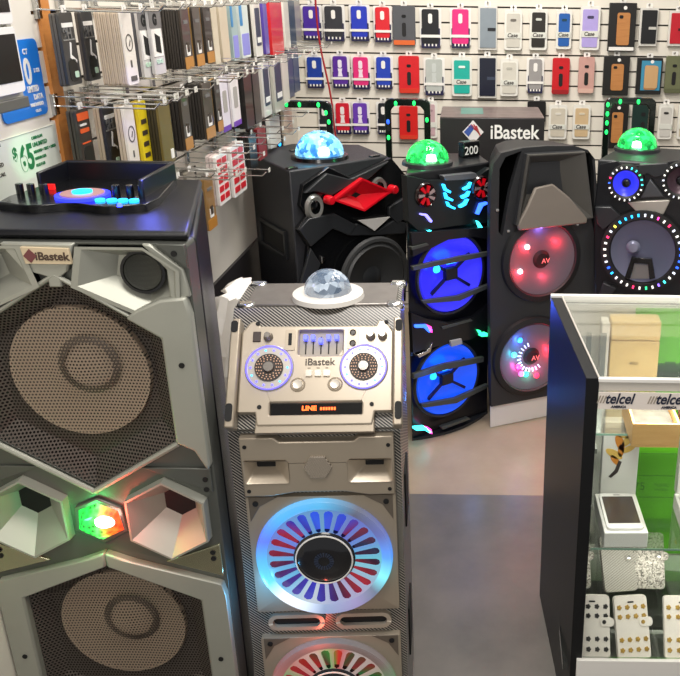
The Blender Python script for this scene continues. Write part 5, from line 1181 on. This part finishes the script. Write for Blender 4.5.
# third row
ZT3 = 1.185
S(172, 160, 3, .012, .07, .10, -.90, '#6e675c', '#8a8478', 'small grey pack behind the big speaker, third row', None, ZT3)
S(184, 156, 3, .012, .07, .10, -.90, '#7c766a', '#3a362f', 'small brown pack left of the red and white ones, third row', None, ZT3)
S(202, 166, 2, .012, .085, .165, -.905, '#8a6a3c', '#3a362f', 'dark pack with gold base hanging lowest by the big speaker, third row', d_gold, 1.135)
S(213, 136, 3, .012, .12, .16, -.895, '#e8e4e0', '#d8c8c4', 'red and white pack, left one of two, third row', d_redwhite, ZT3)
S(228, 130, 3, .012, .16, .17, -.895, '#e8e4e0', '#d8c8c4', 'red and white pack, right one of two, third row', d_redwhite, ZT3)
S(247, 122, 3, .016, .10, .125, -.90, '#1c1a1a', '#2c2a28', 'black pack right of the red and white ones, third row', None, ZT3)
S(256, 118, 3, .016, .12, .12, -.91, '#8c1c24', '#2a1414', 'dark red pack beside the black speaker, third row', None, ZT3)
S(268, 112, 2, .016, .18, .12, -.93, '#d8d4cc', '#2c2a28', 'white case pack seen through the leftmost arch, third row', None, ZT3)
S(283, 106, 2, .016, .16, .12, -.95, '#cbb8a4', '#57402f', 'tan case pack seen through the leftmost arch, third row', None, ZT3)
# empty hooks sticking out of the wall, second and third rows
for y in (2.30, 2.62, 2.95): wire_hook(y, 1.452)
for y in (2.62, 2.95, 3.25, 3.5): wire_hook(y, 1.150)
for y in (3.0,): wire_hook(y, 1.085)

# ------------------------------------------------------------------ signs on the left wall
def wallbox(name, y0, y1, z0, z1, x0, x1, m, parent=None, r=.006): return MB().prism(rrect(y0, y1, z0, z1, r), x0, x1, conv=lambda a, b, y: (y, a, b)).build(name, m, parent)
sg1 = thing('wall_sign', (LX, 2.0, 1.41), 'rounded blue sign with white lettering on the left wall', 'sign')
wallbox('sign_sheet', -.12, .075, .003, .168, .001, .004, mat('sign_blue', '#1478d8', .4), sg1, .016)
SW = K_WHITE
text('CT', .016, SW, sg1, TYZ(.0045, .015, .142), bold=.0004); text('0', .075, SW, sg1, TYZ(.0045, .012, .098), bold=.002, xs=.8)
text('5 GB', .012, SW, sg1, TYZ(.0045, .052, .10), bold=.0003); text('LIMITED', .018, SW, sg1, TYZ(.0045, .022, .062), bold=.0008, xs=.75); text('DATA', .015, SW, sg1, TYZ(.0045, .04, .044), bold=.0006); text('MAS RAPIDO', .010, SW, sg1, TYZ(.0045, .028, .028), bold=.0005); text('GB 2G', .009, SW, sg1, TYZ(.0045, .03, .014))
sg2 = thing('price_poster', (LX, 1.9, 1.14), 'white price poster with green lettering under the blue sign', 'poster')
wallbox('poster_sheet', -.30, .195, 0, .245, .001, .003, mat('poster_white', '#e9efe4', .45), sg2, .003)
GT = mat('ink_green', '#1c7a48', .5)
text('$', .035, GT, sg2, TYZ(.0035, -.002, .208), bold=.001); text('65', .075, GT, sg2, TYZ(.0035, .045, .190), bold=.0025, xs=.8)
for i, (s_, z) in enumerate((('CARD PLAN', .229), ('UNLIMITED', .214), ('MINUTES + TEXT + DATA', .198), ('WITHIN USA', .183), ('PLUS 5 GB', .168))): text(s_, .013 if i == 1 else .009, GT, sg2, TYZ(.0035, .078, z), align='LEFT', bold=.0003)
text('LIMITED', .012, mat('ink_dark', 0), sg2, TYZ(.0035, -.075, .196)); text('CALL', .011, MATS['ink_dark'], sg2, TYZ(.0035, -.065, .176)); text('PLAN', .011, MATS['ink_dark'], sg2, TYZ(.0035, -.065, .236))
MB().box(.003, .0038, -.28, .18, .243, .2445).build('poster_rule', mat('rule_grey', '#b8bcb2', .5), sg2)
# dummy phone display
dd = thing('phone_display', (-.90, 1.35, 1.475), 'white wall display with dark dummy phone screens at the upper left corner', 'display')
MB().box(-.15, 0, 0, .352, .018, .40).build('display_board', mat('board_grey', '#b9b7ac', .4), dd)
MB().box(-.15, .006, 0, .358, 0, .020).build('display_ledge', mat('ledge_grey', '#6e6c66', .35, .4), dd, bevel=.002)
for (y0, z0) in ((.245, .030), (.135, .030), (.245, .150), (.135, .150)):
    ph = MB().prism(rrect(y0, y0+.10, z0, z0+.115, .008), 0, .010, conv=lambda a, b, y: (y, a, b)).build('dummy_phone', mat('phone_white', 0), dd, bevel=.001)
    MB().prism(rrect(y0+.006, y0+.094, z0+.02, z0+.103, .001), .010, .0108, conv=lambda a, b, y: (y, a, b)).build('screen', mat('screen_black', '#101214', .15), ph)

# ------------------------------------------------------------------ crumpled white sheet, red cable
sh = MB(); N = 18; rnd = random.Random(3)
def shp(i, j):
    u = i/N; v = j/N
    x = -.86+.33*u; fr_ = ((i*7+j*13) % 5-2)*.005; 
    if v < .3: y = 2.62-.5*v; z = .79+.02*math.sin(u*7)+.012*rnd.random()
    else: y = 2.47-.02*(v-.3)*4; z = .79-(v-.3)/.7*.78
    k = .014
    return (x+fr_+k*math.sin(9*v+3*u)*.6, y+k*math.sin(13*u+4*v)+.022*rnd.random(), max(.006, z+(.012*math.sin(11*u+9*v) if v < .35 else 0)+.03*u*(1 if v < .4 else 0)))
G = [[sh._v(shp(i, j)) for j in range(N+1)] for i in range(N+1)]
for i in range(N):
    for j in range(N): sh.bm.faces.new((G[i][j], G[i+1][j], G[i+1][j+1], G[i][j+1]))
so = sh.build('crumpled_sheet', mat('sheet_white', '#efebe6', .5, bump=(14, .8)), None, smooth=20)
m_ = so.modifiers.new('thickness', 'SOLIDIFY'); m_.thickness = .004
tag(so, 'crumpled white plastic sheet between the big grey speaker and the black corner speaker', 'sheet')
p0, p1 = onY(306, -60, 4.3), onY(333, 122, 4.3)
pts = [p0.lerp(p1, i/10)+Vector((.008*math.sin(i*.9), 0, 0)) for i in range(11)]
pts += [Vector((p1.x+.02, 4.32, .8)), Vector((p1.x+.03, 4.35, .4)), Vector((p1.x+.02, 4.36, .004))]
cbl = MB().tube(pts, .0045, 8).build('red_cable', mat('cable_red', '#a01820', .4), None); tag(cbl, 'thin red cable hanging down in front of the back wall cases', 'cable')

# coloured specks on the left wall, cast by added spots without a lamp body
src = onZ(328, 290, 1.10)
for (u, v, c, e, an) in ((110, 84, (.25, .2, 1), 3.0, 5), (147, 74, (.35, .25, 1), 3.0, 5), (182, 68, (.2, .3, 1), 2.4, 4), (128, 89, (.1, 1, .5), 2.0, 2.5), (40, 150, (.3, 1, .5), 2.6, 9), (114, 140, (.3, .2, 1), 2.5, 6), (235, 118, (.4, .3, 1), 1.5, 4)):
    spot('speck_spot', (-.30, 1.60, 1.64), tuple(onX(u, v, -1.0)), e*3.0, c, an, .8, .002)
